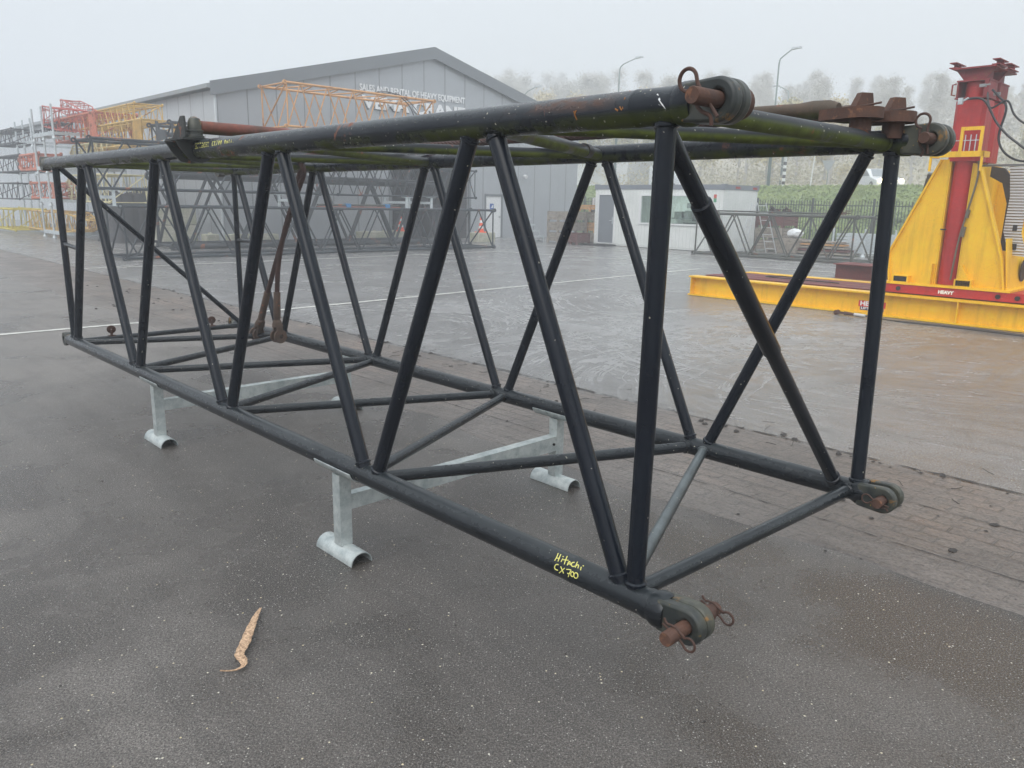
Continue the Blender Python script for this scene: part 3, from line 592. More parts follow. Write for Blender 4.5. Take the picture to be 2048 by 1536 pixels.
FNT={'H':[[(0,0),(0,1)],[(.6,0),(.6,1)],[(0,.5),(.6,.5)]],'I':[[(.2,0),(.2,1)]],'T':[[(0,0),(.6,0)],[(.3,0),(.3,1)]],'A':[[(0,1),(.3,0),(.6,1)],[(.12,.6),(.48,.6)]],'C':[[(.6,.1),(.2,0),(0,.5),(.2,1),(.6,.9)]],'X':[[(0,0),(.6,1)],[(.6,0),(0,1)]],'7':[[(0,0),(.6,0),(.25,1)]],'0':[[(.3,0),(0,.5),(.3,1),(.6,.5),(.3,0)]],'O':[[(.3,0),(0,.5),(.3,1),(.6,.5),(.3,0)]],'n':[[(0,.35),(0,1)],[(0,.5),(.3,.35),(.5,.5),(.5,1)]],'l':[[(.2,0),(.2,1)]],'i':[[(.2,.4),(.2,1)],[(.2,.15),(.2,.2)]],'.':[[(.2,.95),(.25,1)]],' ':[]}
S=[];txt='HITACHI CX700 Onli.'
for k,chh in enumerate(txt):
    for st in FNT[chh]:
        S.append([((k+x*.95)/len(txt),y) for x,y in st])
def ft(x,y):
    X=391+(470-391)*x;yt=286.8-(286.8-277.5)*x;h=11-4.5*x;return X-(y-.5)*1.0,yt+h*y
S=[[p for p in st] for st in S];
m=MB()
for st in S:
    pts=[TCyl(*ft(x,y),0,H_,.0499) for x,y in st];m.path(pts,.0014,5)
m.build('lettering',CHALK,boom)
wm=MB();fm=lambda x,y:(850+x/3.413,80+y/3.413)
for st,r_ in (([(1575,372),(1600,392),(1640,378),(1672,392)],.006),([(1590,375),(1605,410),(1625,440),(1655,472)],.007),([(1600,440),(1640,470)],.006),([(1508,480),(1500,512)],.006),([(1648,565),(1645,598)],.006)):
    wm.path([TCyl(*fm(x,y),0,H_,.0455) for x,y in st],[r_*.7]*len(st),6)
wm.build('paint_mark',WHITEP,boom)
# rust patch rings and yellow streaks on the near upper chord
ym=MB()
for st in ([(1350,470),(1365,400),(1400,350)],[(1330,455),(1345,480)],[(1018,485),(1028,520),(1040,545)],[(1035,480),(1022,510)],[(1300,470),(1320,482)]):
    ym.path([TCyl(*fm(x,y),0,H_,.0482) for x,y in st],.0028,5)
ym.build('paint_mark',paint('orange_rust_streak',(.35,.14,.03),(.2,.07,.02),rough=.8,scale=30),boom)
# ------------------------------------------------------------------ galvanised stands
def stand(u,label):
    o=TO+TU*u;a=TM.to_3x3()@V3((1,0,0));ang=math.atan2(a.y,a.x)
    zc=o.z
    r0=wroot('boom_stand',V3((o.x,o.y,0)),label,'stand','galvanised stands under the big boom',ang)
    # local x across the boom, y along it
    for x in(0,W_):
        zt=zc-.0495+(.004 if x else 0)
        m=MB();m.box((x,0,(.055+zt)/2),(.062,.062,zt-.055));m.build('post',GALV,r0)
        m=MB();vs=[];fs=[];n=14
        for yy in(-.155,.155):
            for rr_ in(.058,.053):
                for i in range(n+1):
                    t=math.pi*i/n;vs.append((x+rr_*math.cos(t),yy,rr_*math.sin(t)+.001))
        k=n+1
        for i in range(n):fs+=[(i,i+1,2*k+i+1,2*k+i),(k+i,3*k+i,3*k+i+1,k+i+1),(i,k+i,k+i+1,i+1),(2*k+i,2*k+i+1,3*k+i+1,3*k+i)]
        fs+=[(0,2*k,3*k,k),(n,k+n,3*k+n,2*k+n)]
        m.add(vs,fs);m.build('foot',GALV,r0)
        m=MB();vs=[];fs=[]
        for yy in(-.155,.155):
            for rr_ in(.0555,.0505):
                for i in range(n+1):
                    t=math.pi+R(12)+R(156)*i/n;vs.append((x+rr_*math.cos(t),yy,zc+.006+rr_*math.sin(t)))
        for i in range(n):fs+=[(i,i+1,2*k+i+1,2*k+i),(k+i,3*k+i,3*k+i+1,k+i+1),(i,k+i,k+i+1,i+1),(2*k+i,2*k+i+1,3*k+i+1,3*k+i)]
        fs+=[(0,2*k,3*k,k),(n,k+n,3*k+n,2*k+n)]
        m.add(vs,fs);m.build('saddle',GALV,r0)
    MB().bx(.03,.30,-.024,.024,.225,.30).build('crossbar_end',GALV,r0)
    MB().bx(.25,W_-.03,-.030,.030,.218,.307).build('crossbar',GALV,r0)
    for x in(.33,W_-.055):MB().tube((x,-.038,.262),(x,-.028,.262),.008,n=8).build('bolt',BLACK,r0)
    for x in (0,W_):MB().tube((x+.045,0,.062),(x+.045,0,.07),.006,n=8).build('bolt',BLACK,r0)
stand(1.735,'galvanised boom stand nearest the camera, with telescoping crossbar')
stand(4.07,'galvanised boom stand farther from the camera, toward the rusty rope sockets')
# ------------------------------------------------------------------ lattice boom generator (local x = length, y = width, z = height)
def lattice(root,L,W,H,n,rc,rb,mat,taper=None,indiv=True,eyes=True,rung=False,seg=10,endmat=None):
    def sec(x):
        k0=k1=1.
        if taper:
            t=x/L
            if taper[0]<1 and t<.28:k0=taper[0]+(1-taper[0])*t/.28
            if taper[1]<1 and t>.72:k1=taper[1]+(1-taper[1])*(1-t)/.28
        k=min(k0,k1);return k
    def pt(x,sy,sz):
        k=sec(x);y=W/2+(sy-.5)*W*k;z=(H/2+(sz-.5)*H*k);return V3((x,y,z))
    xs=[0,.28*L,.72*L,L] if taper else [0,L]
    for sy in(0,1):
        for sz in(0,1):
            m=MB();P=[pt(x,sy,sz) for x in xs]
            m.path(P,rc,seg) if taper else m.tube(P[0],P[1],rc,n=seg)
            if eyes:
                for e,s in((P[0],-1),(P[-1],1)): m.ring(e+V3((s*rc*1.6,0,0)),(0,1,0),rc*1.7,rc*.75,rc*1.5,14)
            m.build('chord',mat,root)
    bay=L/n;B=[]
    for sy in(0,1):
        off=0 if sy==0 else .5
        for i in range(n):
            x0,x1,x2=i*bay,(i+.5)*bay,(i+1)*bay
            if sy==0:B+=[(pt(x0,sy,0),pt(x1,sy,1)),(pt(x1,sy,1),pt(x2,sy,0))]
            else:B+=[(pt(x0,sy,1),pt(x1,sy,0)),(pt(x1,sy,0),pt(x2,sy,1))]
    for sz in(0,1):
        for i in range(n):
            x0,x1,x2=i*bay,(i+.5)*bay,(i+1)*bay
            B+=[(pt(x0,0,sz),pt(x1,1,sz)),(pt(x1,1,sz),pt(x2,0,sz))]
    E_=[]
    for x in(0,L):
        E_+=[(pt(x,0,0),pt(x,0,1)),(pt(x,1,0),pt(x,1,1)),(pt(x,0,1),pt(x,1,1)),(pt(x,0,0),pt(x,1,0)),(pt(x,0,1),pt(x,1,0))]
    if indiv:
        for p,q in B:MB().tube(p,q,rb,n=8).build('brace',mat,root)
        for p,q in E_:MB().tube(p,q,rb*1.1,n=8).build('end_brace',mat,root)
    else:
        m=MB()
        for p,q in B:m.tube(p,q,rb,n=6)
        m.build('lacing',mat,root)
        for e_,fr_ in enumerate((E_[:len(E_)//2],E_[len(E_)//2:])):
            m=MB()
            for p,q in fr_:m.tube(p,q,rb*1.1,n=6)
            m.build('end_frame',endmat or mat,root)
    return root
GB='grey lattice booms stacked before the warehouse'
r=yroot('lattice_boom',6.95,21.7,.06,'long grey lattice boom lying on the ground, front of the stacked booms','boom section',GB);lattice(r,12.9,1.35,1.33,9,.042,.024,GREY)
r=yroot('lattice_boom',6.45,22.0,1.83,'grey lattice boom set on spacer stands above the left half of the ground boom','boom section',GB);lattice(r,6.3,1.3,1.22,4,.04,.024,GREY)
r=yroot('lattice_boom',13.6,22.1,1.82,'small thin grey lattice boom on spacer stands near the open roller door','boom section',GB);lattice(r,5.7,1.1,.95,7,.03,.016,GREY)
r=yroot('lattice_boom',9.7,25.35,.1,'heavy dark lattice boom with thick pipes lying behind the long ground boom','boom section',GB);lattice(r,10.4,1.7,2.2,5,.085,.05,GREYD)
r=yroot('lattice_boom',9.7,25.2,2.42,'dark lattice boom on top of the heavy one, under the orange boom','boom section',GB);lattice(r,10.2,1.7,1.45,7,.045,.026,GREYD)
r=yroot('lattice_boom',13.35,24.75,4.02,'faded orange lattice boom topmost of the stack in front of the lettering','boom section',GB);lattice(r,6.1,1.75,1.38,6,.042,.024,ORANGE)
m=MB();m.path(bez([(3.4,.2,1.40),(4.2,.1,1.5),(4.9,-.1,1.1),(5.3,-.2,.1)],8),.018,6);m.path(bez([(3.6,.3,1.42),(4.6,.1,1.46),(5.3,-.1,.9),(5.5,-.2,.1)],8),.015,6);m.build('hose',BLACK,r)
for i,(b,wd) in enumerate(((6.72,.42),(11.95,.3),(15.9,.3),(16.95,.3))):
    lb=['pale galvanised spacer stand at the left end of the ground boom','pale galvanised spacer stand between ground boom and upper boom, near its right end','pale galvanised spacer stand left of the pair near the roller door','pale galvanised spacer stand right of the pair near the roller door'][i]
    r=yroot('spacer_stand',b,21.72,1.40,lb,'stand','galvanised spacers between stacked booms')
    for y in(0,1.28):
        MB().bx(0,.07,y-.03,y+.03,.0,.38).build('post',GALVL,r);MB().bx(-.14,.2,y-.05,y+.05,-.012,.0).build('saddle',GALVL,r);MB().bx(-.14,.2,y-.05,y+.05,.38,.392).build('saddle',GALVL,r)
    MB().bx(.01,.06,.03,1.25,.17,.25).build('crossbar',GALVL,r)
r=yroot('pendant_bars',12.7,21.9,1.43,'rusty brown pendant bars strapped with blue bands on the long grey boom','pendant bars')
for y,z,mt in((0,.0,BARM),(.09,.0,RUST),(.04,.07,OLIVE)):MB().tube((0,y,z),(3.1,y,z),.032,n=8).build('bar',mt,r)
for x in(1.0,2.5):MB().bx(x,x+.16,-.05,.14,-.035,.115).build('strap',flat('blue_strap',(.05,.2,.42),.6),r)
# ------------------------------------------------------------------ warehouse
def cladding(name,c,axis):
    t=NT(name);p=t.pos();sp=t.n('ShaderNodeSeparateXYZ',Vector=p).outputs[axis]
    fr=t.math('FRACT',t.math('DIVIDE',sp,1.15));seam=t.ramp(t.math('ABSOLUTE',t.math('SUBTRACT',fr,.5)),.478,.485)
    col=t.mix(seam,t.mix(t.ramp(t.noise(p,.8,4),.3,.7),c,tuple(x*.92 for x in c)),tuple(x*.5 for x in c))
    fl=t.ramp(t.noise(t.n('ShaderNodeMapping',Vector=p,Scale=(1,1,.08)).outputs[0],3,4),.55,.75,0,.25);col=t.mix(fl,col,tuple(x*.75 for x in c))
    return t.bsdf(col,.42,.25,t.bump(t.math('MULTIPLY',seam,-1),.5,.02))
CLG=cladding('grey_steel_cladding',(.43,.45,.475),0);CLS=cladding('pale_side_cladding',(.57,.605,.63),1)
TRIM=flat('dark_grey_trim',(.19,.205,.22),.4,.2)
wh=yroot('warehouse',12.48,28.2,0,'large grey metal clad warehouse with white lettering on its gable','warehouse')
WW,EH,RH,DP=19.3,5.40,7.82,46
z_at=lambda x: EH+(RH-EH)*(1-abs(x-WW/2)/(WW/2))
D0,D1,DH=7.4,11.75,3.9
m=MB()
def wallpoly(x0,x1,z0,z1f,z1b): m.prism([V3((x0,0,z0)),V3((x1,0,z0)),V3((x1,0,z1b)),V3((x0,0,z1f))],(0,.12,0))
P0,P1,PH=12.8,13.9,2.02
wallpoly(0,D0,0,EH,z_at(D0));wallpoly(D0,WW/2,DH,z_at(D0),RH);wallpoly(WW/2,D1,DH,RH,z_at(D1));wallpoly(D1,P0,0,z_at(D1),z_at(P0));wallpoly(P0,P1,PH,z_at(P0),z_at(P1));wallpoly(P1,WW,0,z_at(P1),EH)
m.build('gable_wall',CLG,wh,ang=None)
m=MB();m.bx(0,.12,.125,DP,0,EH-.02);m.build('side_wall',CLS,wh,ang=None)
m=MB();m.bx(WW-.12,WW,.125,DP,0,EH-.02);m.build('side_wall',CLS,wh,ang=None)
m=MB()
for s in(0,1):
    x0,x1=(-.25,WW/2) if s==0 else (WW/2,WW+.25)
    z0=EH-.02 if s==0 else RH+.05;z1=RH+.05 if s==0 else EH-.02
    m.prism([V3((x0,-.15,z0+.06)),V3((x1,-.15,z1+.06)),V3((x1,-.15,z1+.18)),V3((x0,-.15,z0+.18))],(0,DP+.3,0))
ROOFM=flat('grey_roof_sheet',(.27,.29,.30),.5)
m.build('roof',ROOFM,wh,ang=None)
m=MB()
for s in(0,1):
    x0,x1=(-.28,WW/2) if s==0 else (WW/2,WW+.28)
    z0=EH-.05 if s==0 else RH+.02;z1=RH+.02 if s==0 else EH-.05
    m.prism([V3((x0,-.2,z0-.22)),V3((x1,-.2,z1-.22)),V3((x1,-.2,z1+.26)),V3((x0,-.2,z0+.26))],(0,.04,0))
m.build('fascia',TRIM,wh,ang=None)
m=MB();m.bx(-.40,-.28,-.2,DP,EH-.02,EH+.12);m.build('gutter',ROOFM,wh)
MB().tube((-.09,-.07,0),(-.09,-.07,EH-.1),.055,n=12).build('downpipe',flat('light_grey_pipe',(.55,.58,.6),.45),wh)
m=MB();m.bx(D0-.02,D0+.0,.12,6,0,4.2);m.bx(D1,D1+.02,.12,6,0,4.2);m.bx(D0,D1,6,6.05,0,4.2);m.bx(D0,D1,.13,6,4.2,4.25);m.build('interior',flat('dim_interior',(.10,.10,.105),.8),wh)
m=MB();m.bx(D0-.12,D0,-.05,.1,0,DH+.1);m.bx(D1,D1+.12,-.05,.1,0,DH+.1);m.bx(D0-.12,D1+.12,-.05,.1,DH,DH+.25);m.build('door_frame',TRIM,wh)
m=MB();m.bx(D0+.5,D0+1.6,3.,4,0,1.2);m.bx(D0+2.4,D0+3.6,2.5,3.8,0,.5);m.bx(D0+2.5,D0+3.2,2.6,3.3,.5,1.1);m.bx(D0+3.3,D0+3.9,1.4,2.2,.0,1.5);m.build('stored_machine',flat('dark_machine',(.05,.05,.055),.6),wh)
dr=MB().bx(P0+.05,P1-.05,.02,.07,.02,PH-.05).build('door',WHITEP,wh)
m=MB();m.bx(P0-.04,P0+.05,-.02,.1,0,PH+.05);m.bx(P1-.05,P1+.04,-.02,.1,0,PH+.05);m.bx(P0,P1,-.02,.1,PH-.05,PH+.05);m.build('door_frame',TRIM,wh)
sg=MB().bx(P0+.32,P0+.56,.008,.018,1.24,1.62).build('sign',flat('blue_sign',(.02,.10,.38),.4),dr)
m=MB();m.prism([V3((P0+.36,.007,1.42)),V3((P0+.50,.007,1.42)),V3((P0+.53,.007,1.56)),V3((P0+.47,.007,1.56)),V3((P0+.43,.007,1.48))],(0,-.004,0));m.build('pictogram',WHITEP,dr)
MB().bx(P0+.35,P0+.53,.004,.007,1.27,1.36).build('pictogram',WHITEP,dr)
MB().bx(P1-.2,P1-.1,-.01,.02,.98,1.02).build('handle',TRIM,dr)
MB().tube((15.35,-.02,2.98),(15.35,-.18,2.93),.07,.09,n=14).build('wall_lamp',WHITEP,wh)
MB().bx(13.9,WW,-.012,.0,0,.0).build('door_frame',TRIM,wh) if 0 else None
def text(s,size,width,loc,mat,parent,name='lettering',depth=.02,bold=0.):
    cu=bpy.data.curves.new(name,'FONT');cu.body=s;cu.size=size;cu.extrude=depth/2;cu.offset=bold
    o=bpy.data.objects.new('tmp_text',cu);COL.objects.link(o);bpy.context.view_layer.update()
    me=bpy.data.meshes.new_from_object(o.evaluated_get(bpy.context.evaluated_depsgraph_get()))
    bpy.data.objects.remove(o);xs=[v.co.x for v in me.vertices];ys=[v.co.y for v in me.vertices]
    sx=width/(max(xs)-min(xs));x0=min(xs)
    for v in me.vertices:
        x,y,z=v.co;v.co=(loc[0]+(x-x0)*sx,loc[1]-z,loc[2]+y)
    me.materials.clear();me.materials.append(mat);me.name=name
    q=bpy.data.objects.new(name,me);COL.objects.link(q);q.parent=parent;WM[q.name]=WM[parent.name];return q
SIGNW=flat('white_sign_letters',(.85,.86,.87),.4)
text('SALES AND RENTAL OF HEAVY EQUIPMENT',.36,5.55,(5.93,-.03,5.98),SIGNW,wh,bold=.009)
text('VEMA CRANE',.66,5.45,(6.02,-.05,5.33),SIGNW,wh,depth=.06,bold=.018)
text('VEMA CRANE',.66,5.5,(5.995,-.012,5.31),flat('letter_outline',(.1,.11,.12),.5),wh,depth=.01,bold=.032)
# ------------------------------------------------------------------ concrete blocks, cones
def cblock(b,a,z,lx,ly,lz,label):
    r=yroot('concrete_block',b,a,z,label,'block','concrete blocks along the warehouse')
    m=MB();m.bx(0,lx,0,ly,0,lz);o=m.build('body',CONC,r,ang=None);bv=o.modifiers.new('b','BEVEL');bv.width=.025;bv.segments=2
    k=max(1,int(lx/.45))
    for i in range(k):
        x=lx*(i+.5)/k;MB().tube((x,ly/2,lz),(x,ly/2,lz+.05),.09,.055,n=10).build('stud',CONC,r)
    return r
cblock(10.15,28.6,0,.72,.72,.66,'pale concrete block, bottom left of the two high stack')
cblock(10.92,28.6,0,.72,.72,.66,'pale concrete block, bottom right of the two high stack')
cblock(10.15,28.6,.68,.72,.72,.62,'mossy concrete block, top left of the two high stack')
cblock(10.92,28.6,.68,.72,.72,.62,'mossy concrete block, top right of the two high stack')
cblock(11.55,27.6,0,.45,.5,.38,'small mossy low concrete block right of the two high stack')
cblock(12.25,27.2,0,.6,.5,.38,'low concrete block under the downpipe at the warehouse corner')
cblock(13.1,27.2,0,1.0,.5,.38,'low wide concrete block just right of the downpipe')
cblock(17.75,27.1,0,2.35,.6,.42,'long yellowish concrete block with an orange cone left of the roller door')
cblock(22.3,25.3,0,1.0,.6,.40,'low mossy concrete block with an orange cone before the white door')
CO=flat('orange_cone',(.85,.10,.02),.45)
def cone(b,a,z,label):
    r=yroot('traffic_cone',b,a,z,label,'traffic cone','orange and white traffic cones on the concrete blocks')
    def seg(h0,h1):
        rr_=lambda h:.14-.115*h/.68
        return rr_(h0),rr_(h1)
    for h0,h1,mt,nm in((.04,.17,CO,'band'),(.17,.28,WHITEP,'band'),(.28,.41,CO,'band'),(.41,.52,WHITEP,'band'),(.52,.70,CO,'band')):
        a0,a1=seg(h0,h1);MB().tube((0,0,h0),(0,0,h1),a0,a1,n=18).build(nm,mt,r)
    o=MB().bx(-.19,.19,-.19,.19,0,.04).build('base',CO,r)
cone(19.75,27.35,.42,'orange and white traffic cone on the long block left of the roller door')
cone(22.72,25.6,.40,'orange and white traffic cone on the block before the white door')
# dark tarp covered pile by the racks
m=MB();rr=random.Random(5);nx,ny=26,14;vs=[]
for i in range(nx+1):
    for j in range(ny+1):
        x=i/nx*1.9;y=j/ny*2.2;ed=min(i,nx-i)/nx*1.9;ed2=min(j,ny-j)/ny*2.2
        h=1.9*min(1,ed/.25)*min(1,ed2/.2)*(1-.12*math.sin(x*2.1))
        vs.append((x+rr.gauss(0,.03),y+rr.gauss(0,.03),max(0,h+rr.gauss(0,.06)*(h>0))))
m.add(vs,[(i*(ny+1)+j,(i+1)*(ny+1)+j,(i+1)*(ny+1)+j+1,i*(ny+1)+j+1) for i in range(nx) for j in range(ny)])
r=yroot('covered_pile',9.3,29.9,0,'tall pile under a creased black tarpaulin left of the warehouse corner','pile');m.build('tarpaulin',paint('black_tarpaulin',(.022,.022,.024),(.045,.045,.05),rough=.5,scale=2,bump=.6),r,ang=60)
# ------------------------------------------------------------------ storage racks and jibs
def rack(b,a,z,label,base=False):
    r=yroot('stacking_rack',b,a,z,label,'rack','galvanised stacking racks holding jibs')
    for y in(0,1.38,2.75):
        for x in(0,2.4):
            MB().tube((x,y,.06),(x,y,1.22),.038,n=10).build('post',GALVL,r)
            MB().tube((x,y,0),(x,y,.09),.085,.035,n=12).build('foot_cup',GALVL,r)
    for x in(0,2.4):MB().bx(x-.03,x+.03,.04,2.71,.14,.27).build('rail',GALVL,r)
    for y in(0,2.75):MB().bx(.04,2.36,y-.03,y+.03,.145,.25).build('cross_rail',GALVL,r)
    return r
lev=['bottom','second lowest','second highest','top']
for k in range(4):
    rack(8.5,33.35,k*1.22,'galvanised stacking rack, %s level of the near stack of racks'%lev[k])
for k in range(4):
    rack(9.6,41.2,k*1.24,'galvanised stacking rack, %s level of the far stack of racks at the left edge'%lev[k])
JG='coloured crane jibs on and beside the racks'
def jib(b,a,z,L,W,H,n,mat,label,rc=.032,rb=.017,taper=None,plate=False,tilt=0.,rot=math.pi/2,matp=None):
    # runs along +a from (b,a); local y points to -b
    r=yroot('crane_jib',b,a,z,label,'jib',JG,rot);
    if tilt:
        M=WM[r.name]@Matrix.Rotation(tilt,4,'Y');r.matrix_world=M;WM[r.name]=M
    lattice(r,L,W,H,n,rc,rb,mat,taper,indiv=False,seg=7)
    if plate:
        for y_ in(0,W):MB().bx(-.02,.75,y_-.02,y_+.02,0,H).build('side_plate',matp or mat,r)
    return r
jib(9.6,33.2,3.95,3.0,.9,.75,5,REDP,'bright red small jib, topmost of the near racks',taper=(1,.5),tilt=-.12,rc=.028,rb=.013)
jib(10.8,31.4,3.70,5.2,1.4,.85,7,ORED,'orange red jib with solid plate end on the top rack level',plate=True,rc=.045,rb=.022)
jib(10.6,28.3,4.1,6.0,.9,.55,10,YELP,'narrow dull yellow jib laid highest right of the near racks',taper=(1,.6),tilt=.0)
jib(10.8,27.2,3.32,6.5,1.3,.75,10,YELP,'wide dull yellow jib with solid end plate below the narrow one',plate=True,matp=paint('yellow_end_plate',(.52,.30,.05),rust=.2,rough=.5,scale=3))
jib(10.6,30.4,2.70,5.5,1.2,.8,9,CREAM,'cream jib on the second highest level of the near racks',taper=(1,.5))
jib(10.4,29.8,1.42,6.0,1.3,.95,9,CREAM,'cream jib on the second lowest level of the near racks',taper=(1,.5))
jib(9.4,36.2,2.62,4.0,.8,.6,5,ORED,'orange red jib with plate end on the left of the second highest level',plate=True,taper=(1,.5),rc=.05)
jib(9.6,34.4,1.5,3.8,.9,.6,5,ORED,'orange red tapered jib on the left of the second lowest level',plate=True,taper=(.4,1),rc=.05)
jib(9.6,31.9,.22,7.4,.9,.75,13,YELP,'long yellow jib lying on the bottom rack level, head toward the camera',taper=(.35,1),rc=.04)
jib(9.2,38.6,.15,4.5,1.2,.85,5,LIMEY,'lime yellow lattice section on the ground at the left edge',rc=.04)
jib(10.2,42.,3.9,4.5,1.2,.6,5,GREYD,'dark jib on the top level of the far racks')
jib(10.2,41.,2.65,6,1.2,.7,6,GREYD,'dark jib on the second highest level of the far racks')
jib(10.2,41.,1.42,5.5,1.4,.7,6,GREYD,'dark jib on the second lowest level of the far racks')
jib(10.3,33.9,4.35,3.2,.7,.5,6,REDP,'small faded red jib tilted on top of the near racks',taper=(.6,.4),tilt=-.22,rc=.022,rb=.011)
jib(9.2,33.6,3.9,2.4,.5,.35,4,GREYD,'small dark jib head lying among the red jibs on the top level',taper=(1,.4),rc=.03,rb=.014)
jib(11.4,31.2,.25,5.5,1.1,.7,8,GREYD,'dark jib on the ground behind the long yellow jib')
r=yroot('timber_bearer',9.4,37.6,0,'short orange timber bearer under the yellow jib','timber');MB().bx(0,.25,0,.4,.0,.26).build('beam',ORANGE,r)
r=yroot('hook_head',9.6,26.3,3.35,'black steel boom head piece beyond the yellow jib plate end','boom head')
m=MB();m.prism([V3((0,0,0)),V3((0,0,.62)),V3((.0,-.12,.6)),V3((0,-.25,.36)),V3((0,-.8,.3)),V3((0,-.8,.05))],(.05,0,0));m.build('side_plate',GREYD,r);m=MB();m.prism([V3((.8,0,0)),V3((.8,0,.62)),V3((.8,-.12,.6)),V3((.8,-.25,.36)),V3((.8,-.8,.3)),V3((.8,-.8,.05))],(.05,0,0));m.build('side_plate',GREYD,r);MB().tube((0,-.7,.17),(.85,-.7,.17),.08,n=10).build('cross_pin',GREYD,r)
# ------------------------------------------------------------------ office container
cn=yroot('office_container',25.95,15.8,0,'white site office container with grey door and two pane window','container')
# local x=b (depth), y=a (length); front face x=0
CW=NT('white_ribbed_panel');p=CW.pos();sp=CW.n('ShaderNodeSeparateXYZ',Vector=p);ss=CW.math('ADD',sp.outputs[0],sp.outputs[1]);f=CW.ramp(CW.math('ABSOLUTE',CW.math('SUBTRACT',CW.math('FRACT',CW.math('MULTIPLY',ss,6.)),.5)),.38,.5)
CWM=CW.bsdf(CW.mix(f,CW.mix(CW.ramp(CW.noise(p,1.5,4),.4,.7),(.74,.76,.74),(.66,.69,.66)),(.60,.63,.61)),.45,0,CW.bump(f,.3,.01))
CGR=flat('container_grey_frame',(.20,.22,.25),.45)
LW=6.15;HT=2.48
m=MB()
def pan(y0,y1,z0,z1):m.bx(0,.05,y0,y1,z0,z1)
wy0,wy1,wz0,wz1=.95,3.75,1.0,2.05   # window opening (a local from the right end)
dy0,dy1=5.05,5.98
pan(0,wy0,.1,2.3);pan(wy0,wy1,.1,wz0);pan(wy0,wy1,wz1,2.3);pan(wy1,dy0,.1,2.3);pan(dy0,dy1,2.12,2.3);pan(dy1,LW,.1,2.3);m.build('front_wall',CWM,cn,ang=None)
m=MB();m.bx(.05,2.42,0,.05,.1,2.3);m.bx(.05,2.42,LW-.05,LW,.1,2.3);m.bx(2.37,2.42,.05,LW-.05,.1,2.3);m.build('wall',CWM,cn,ang=None)
MB().bx(.0,2.42,0,LW,.02,.1).build('floor',flat('container_white_sill',(.6,.62,.6),.5),cn)
m=MB();m.bx(-.02,2.44,-.02,LW+.02,2.3,HT);m.build('roof_frame',CGR,cn)
m=MB()
for y in(-.03,LW-.13):
    for x in(-.03,2.3):m.bx(x,x+.16,y,y+.16,HT-.19,HT+.02)
m.build('corner_casting',CGR,cn)
MB().bx(2.0,2.3,-.035,-.02,2.34,2.42).build('lamp',flat('red_lamp',(.35,.05,.04),.4),cn);MB().bx(.75,1.05,-.035,-.02,2.34,2.42).build('lamp',flat('red_lamp',(.35,.05,.04),.4),cn)
DGR=flat('grey_door_paint',(.19,.21,.235),.4)
dr=MB().bx(-.01,.04,dy0+.06,dy1-.06,.12,2.07).build('door',DGR,cn)
MB().bx(-.06,-.012,dy0+.12,dy0+.26,1.02,1.05).build('handle',GALVL,dr);MB().bx(-.02,-.011,dy0+.1,dy0+.15,.9,1.18).build('handle_plate',GALVL,dr)
m=MB();m.bx(-.03,.05,dy0,dy0+.06,.1,2.12);m.bx(-.03,.05,dy1-.06,dy1,.1,2.12);m.bx(-.03,.05,dy0,dy1,2.07,2.12);m.bx(-.04,.05,dy0,dy1,.08,.115);m.build('door_frame',WHITEP,cn)
GLS=NT('window_glass');gl=GLS.n('ShaderNodeBsdfGlossy',Roughness=.02,Color=(.9,.95,1));tr=GLS.n('ShaderNodeBsdfTransparent',Color=(.8,.86,.84));fr=GLS.n('ShaderNodeFresnel',IOR=1.5);mx=GLS.n('ShaderNodeMixShader',i0=GLS.math('ADD',fr.outputs[0],.03),i1=tr.outputs[0],i2=gl.outputs[0]);GLS.l.new(mx.outputs[0],GLS.out.inputs[0]);GLM=GLS.m
wf=MB();wf.bx(-.04,.05,wy0-.05,wy1+.05,wz0-.06,wz0);wf.bx(-.04,.05,wy0-.05,wy1+.05,wz1,wz1+.06)
for y in(wy0-.05,2.28,wy1-.03):wf.bx(-.04,.05,y,y+.1,wz0,wz1)
win=wf.build('window',WHITEP,cn)
for y0,y1 in((wy0+.05,2.28),(2.38,wy1-.03)):MB().bx(.01,.016,y0,y1,wz0,wz1).build('pane',GLM,win)
m=MB();m.bx(.6,1.2,1.2,2.1,1.0,1.05);m.bx(.7,.8,1.35,1.75,1.1,1.4);m.bx(1.9,2.3,2.5,3.6,1.15,1.2);m.bx(2.0,2.3,2.7,3.0,1.2,1.5);m.bx(2.0,2.3,3.15,3.5,1.2,1.45);m.bx(2.0,2.3,2.6,2.9,1.6,1.8);m.bx(2.33,2.36,1.2,2.0,1.4,1.95);m.build('shelving',flat('office_dark_things',(.1,.12,.11),.6),cn)
LE=NT('added_office_glow');em=LE.n('ShaderNodeEmission',Color=(.93,1,.93),Strength=14.);LE.l.new(em.outputs[0],LE.out.inputs[0]);MB().bx(.9,1.3,1.0,4.2,2.24,2.27).build('added_glow_panel',LE.m,cn)  # added glow panel, no such lamp known; brightens the window panes
m=MB();m.bx(.06,2.36,.06,LW-.06,.1,.104);m.build('lino',flat('office_lino',(.3,.34,.3),.6),cn)
MB().bx(-.006,-.001,.3,.42,1.98,2.12).build('sticker',flat('red_sticker',(.5,.06,.04),.5),cn);MB().bx(-.006,-.001,.3,.42,1.84,1.98).build('sticker',flat('green_sticker',(.06,.3,.15),.5),cn)
for y0 in(.3,2.2,4.4):MB().bx(.0,2.4,y0,y0+.25,0,.02).build('bearer',WOOD,cn)
r=yroot('door_mat',25.2,20.7,0,'flat black step mat in front of the grey container door','mat');MB().bx(0,.7,0,1.4,0,.05).build('pad',BLACK,r)
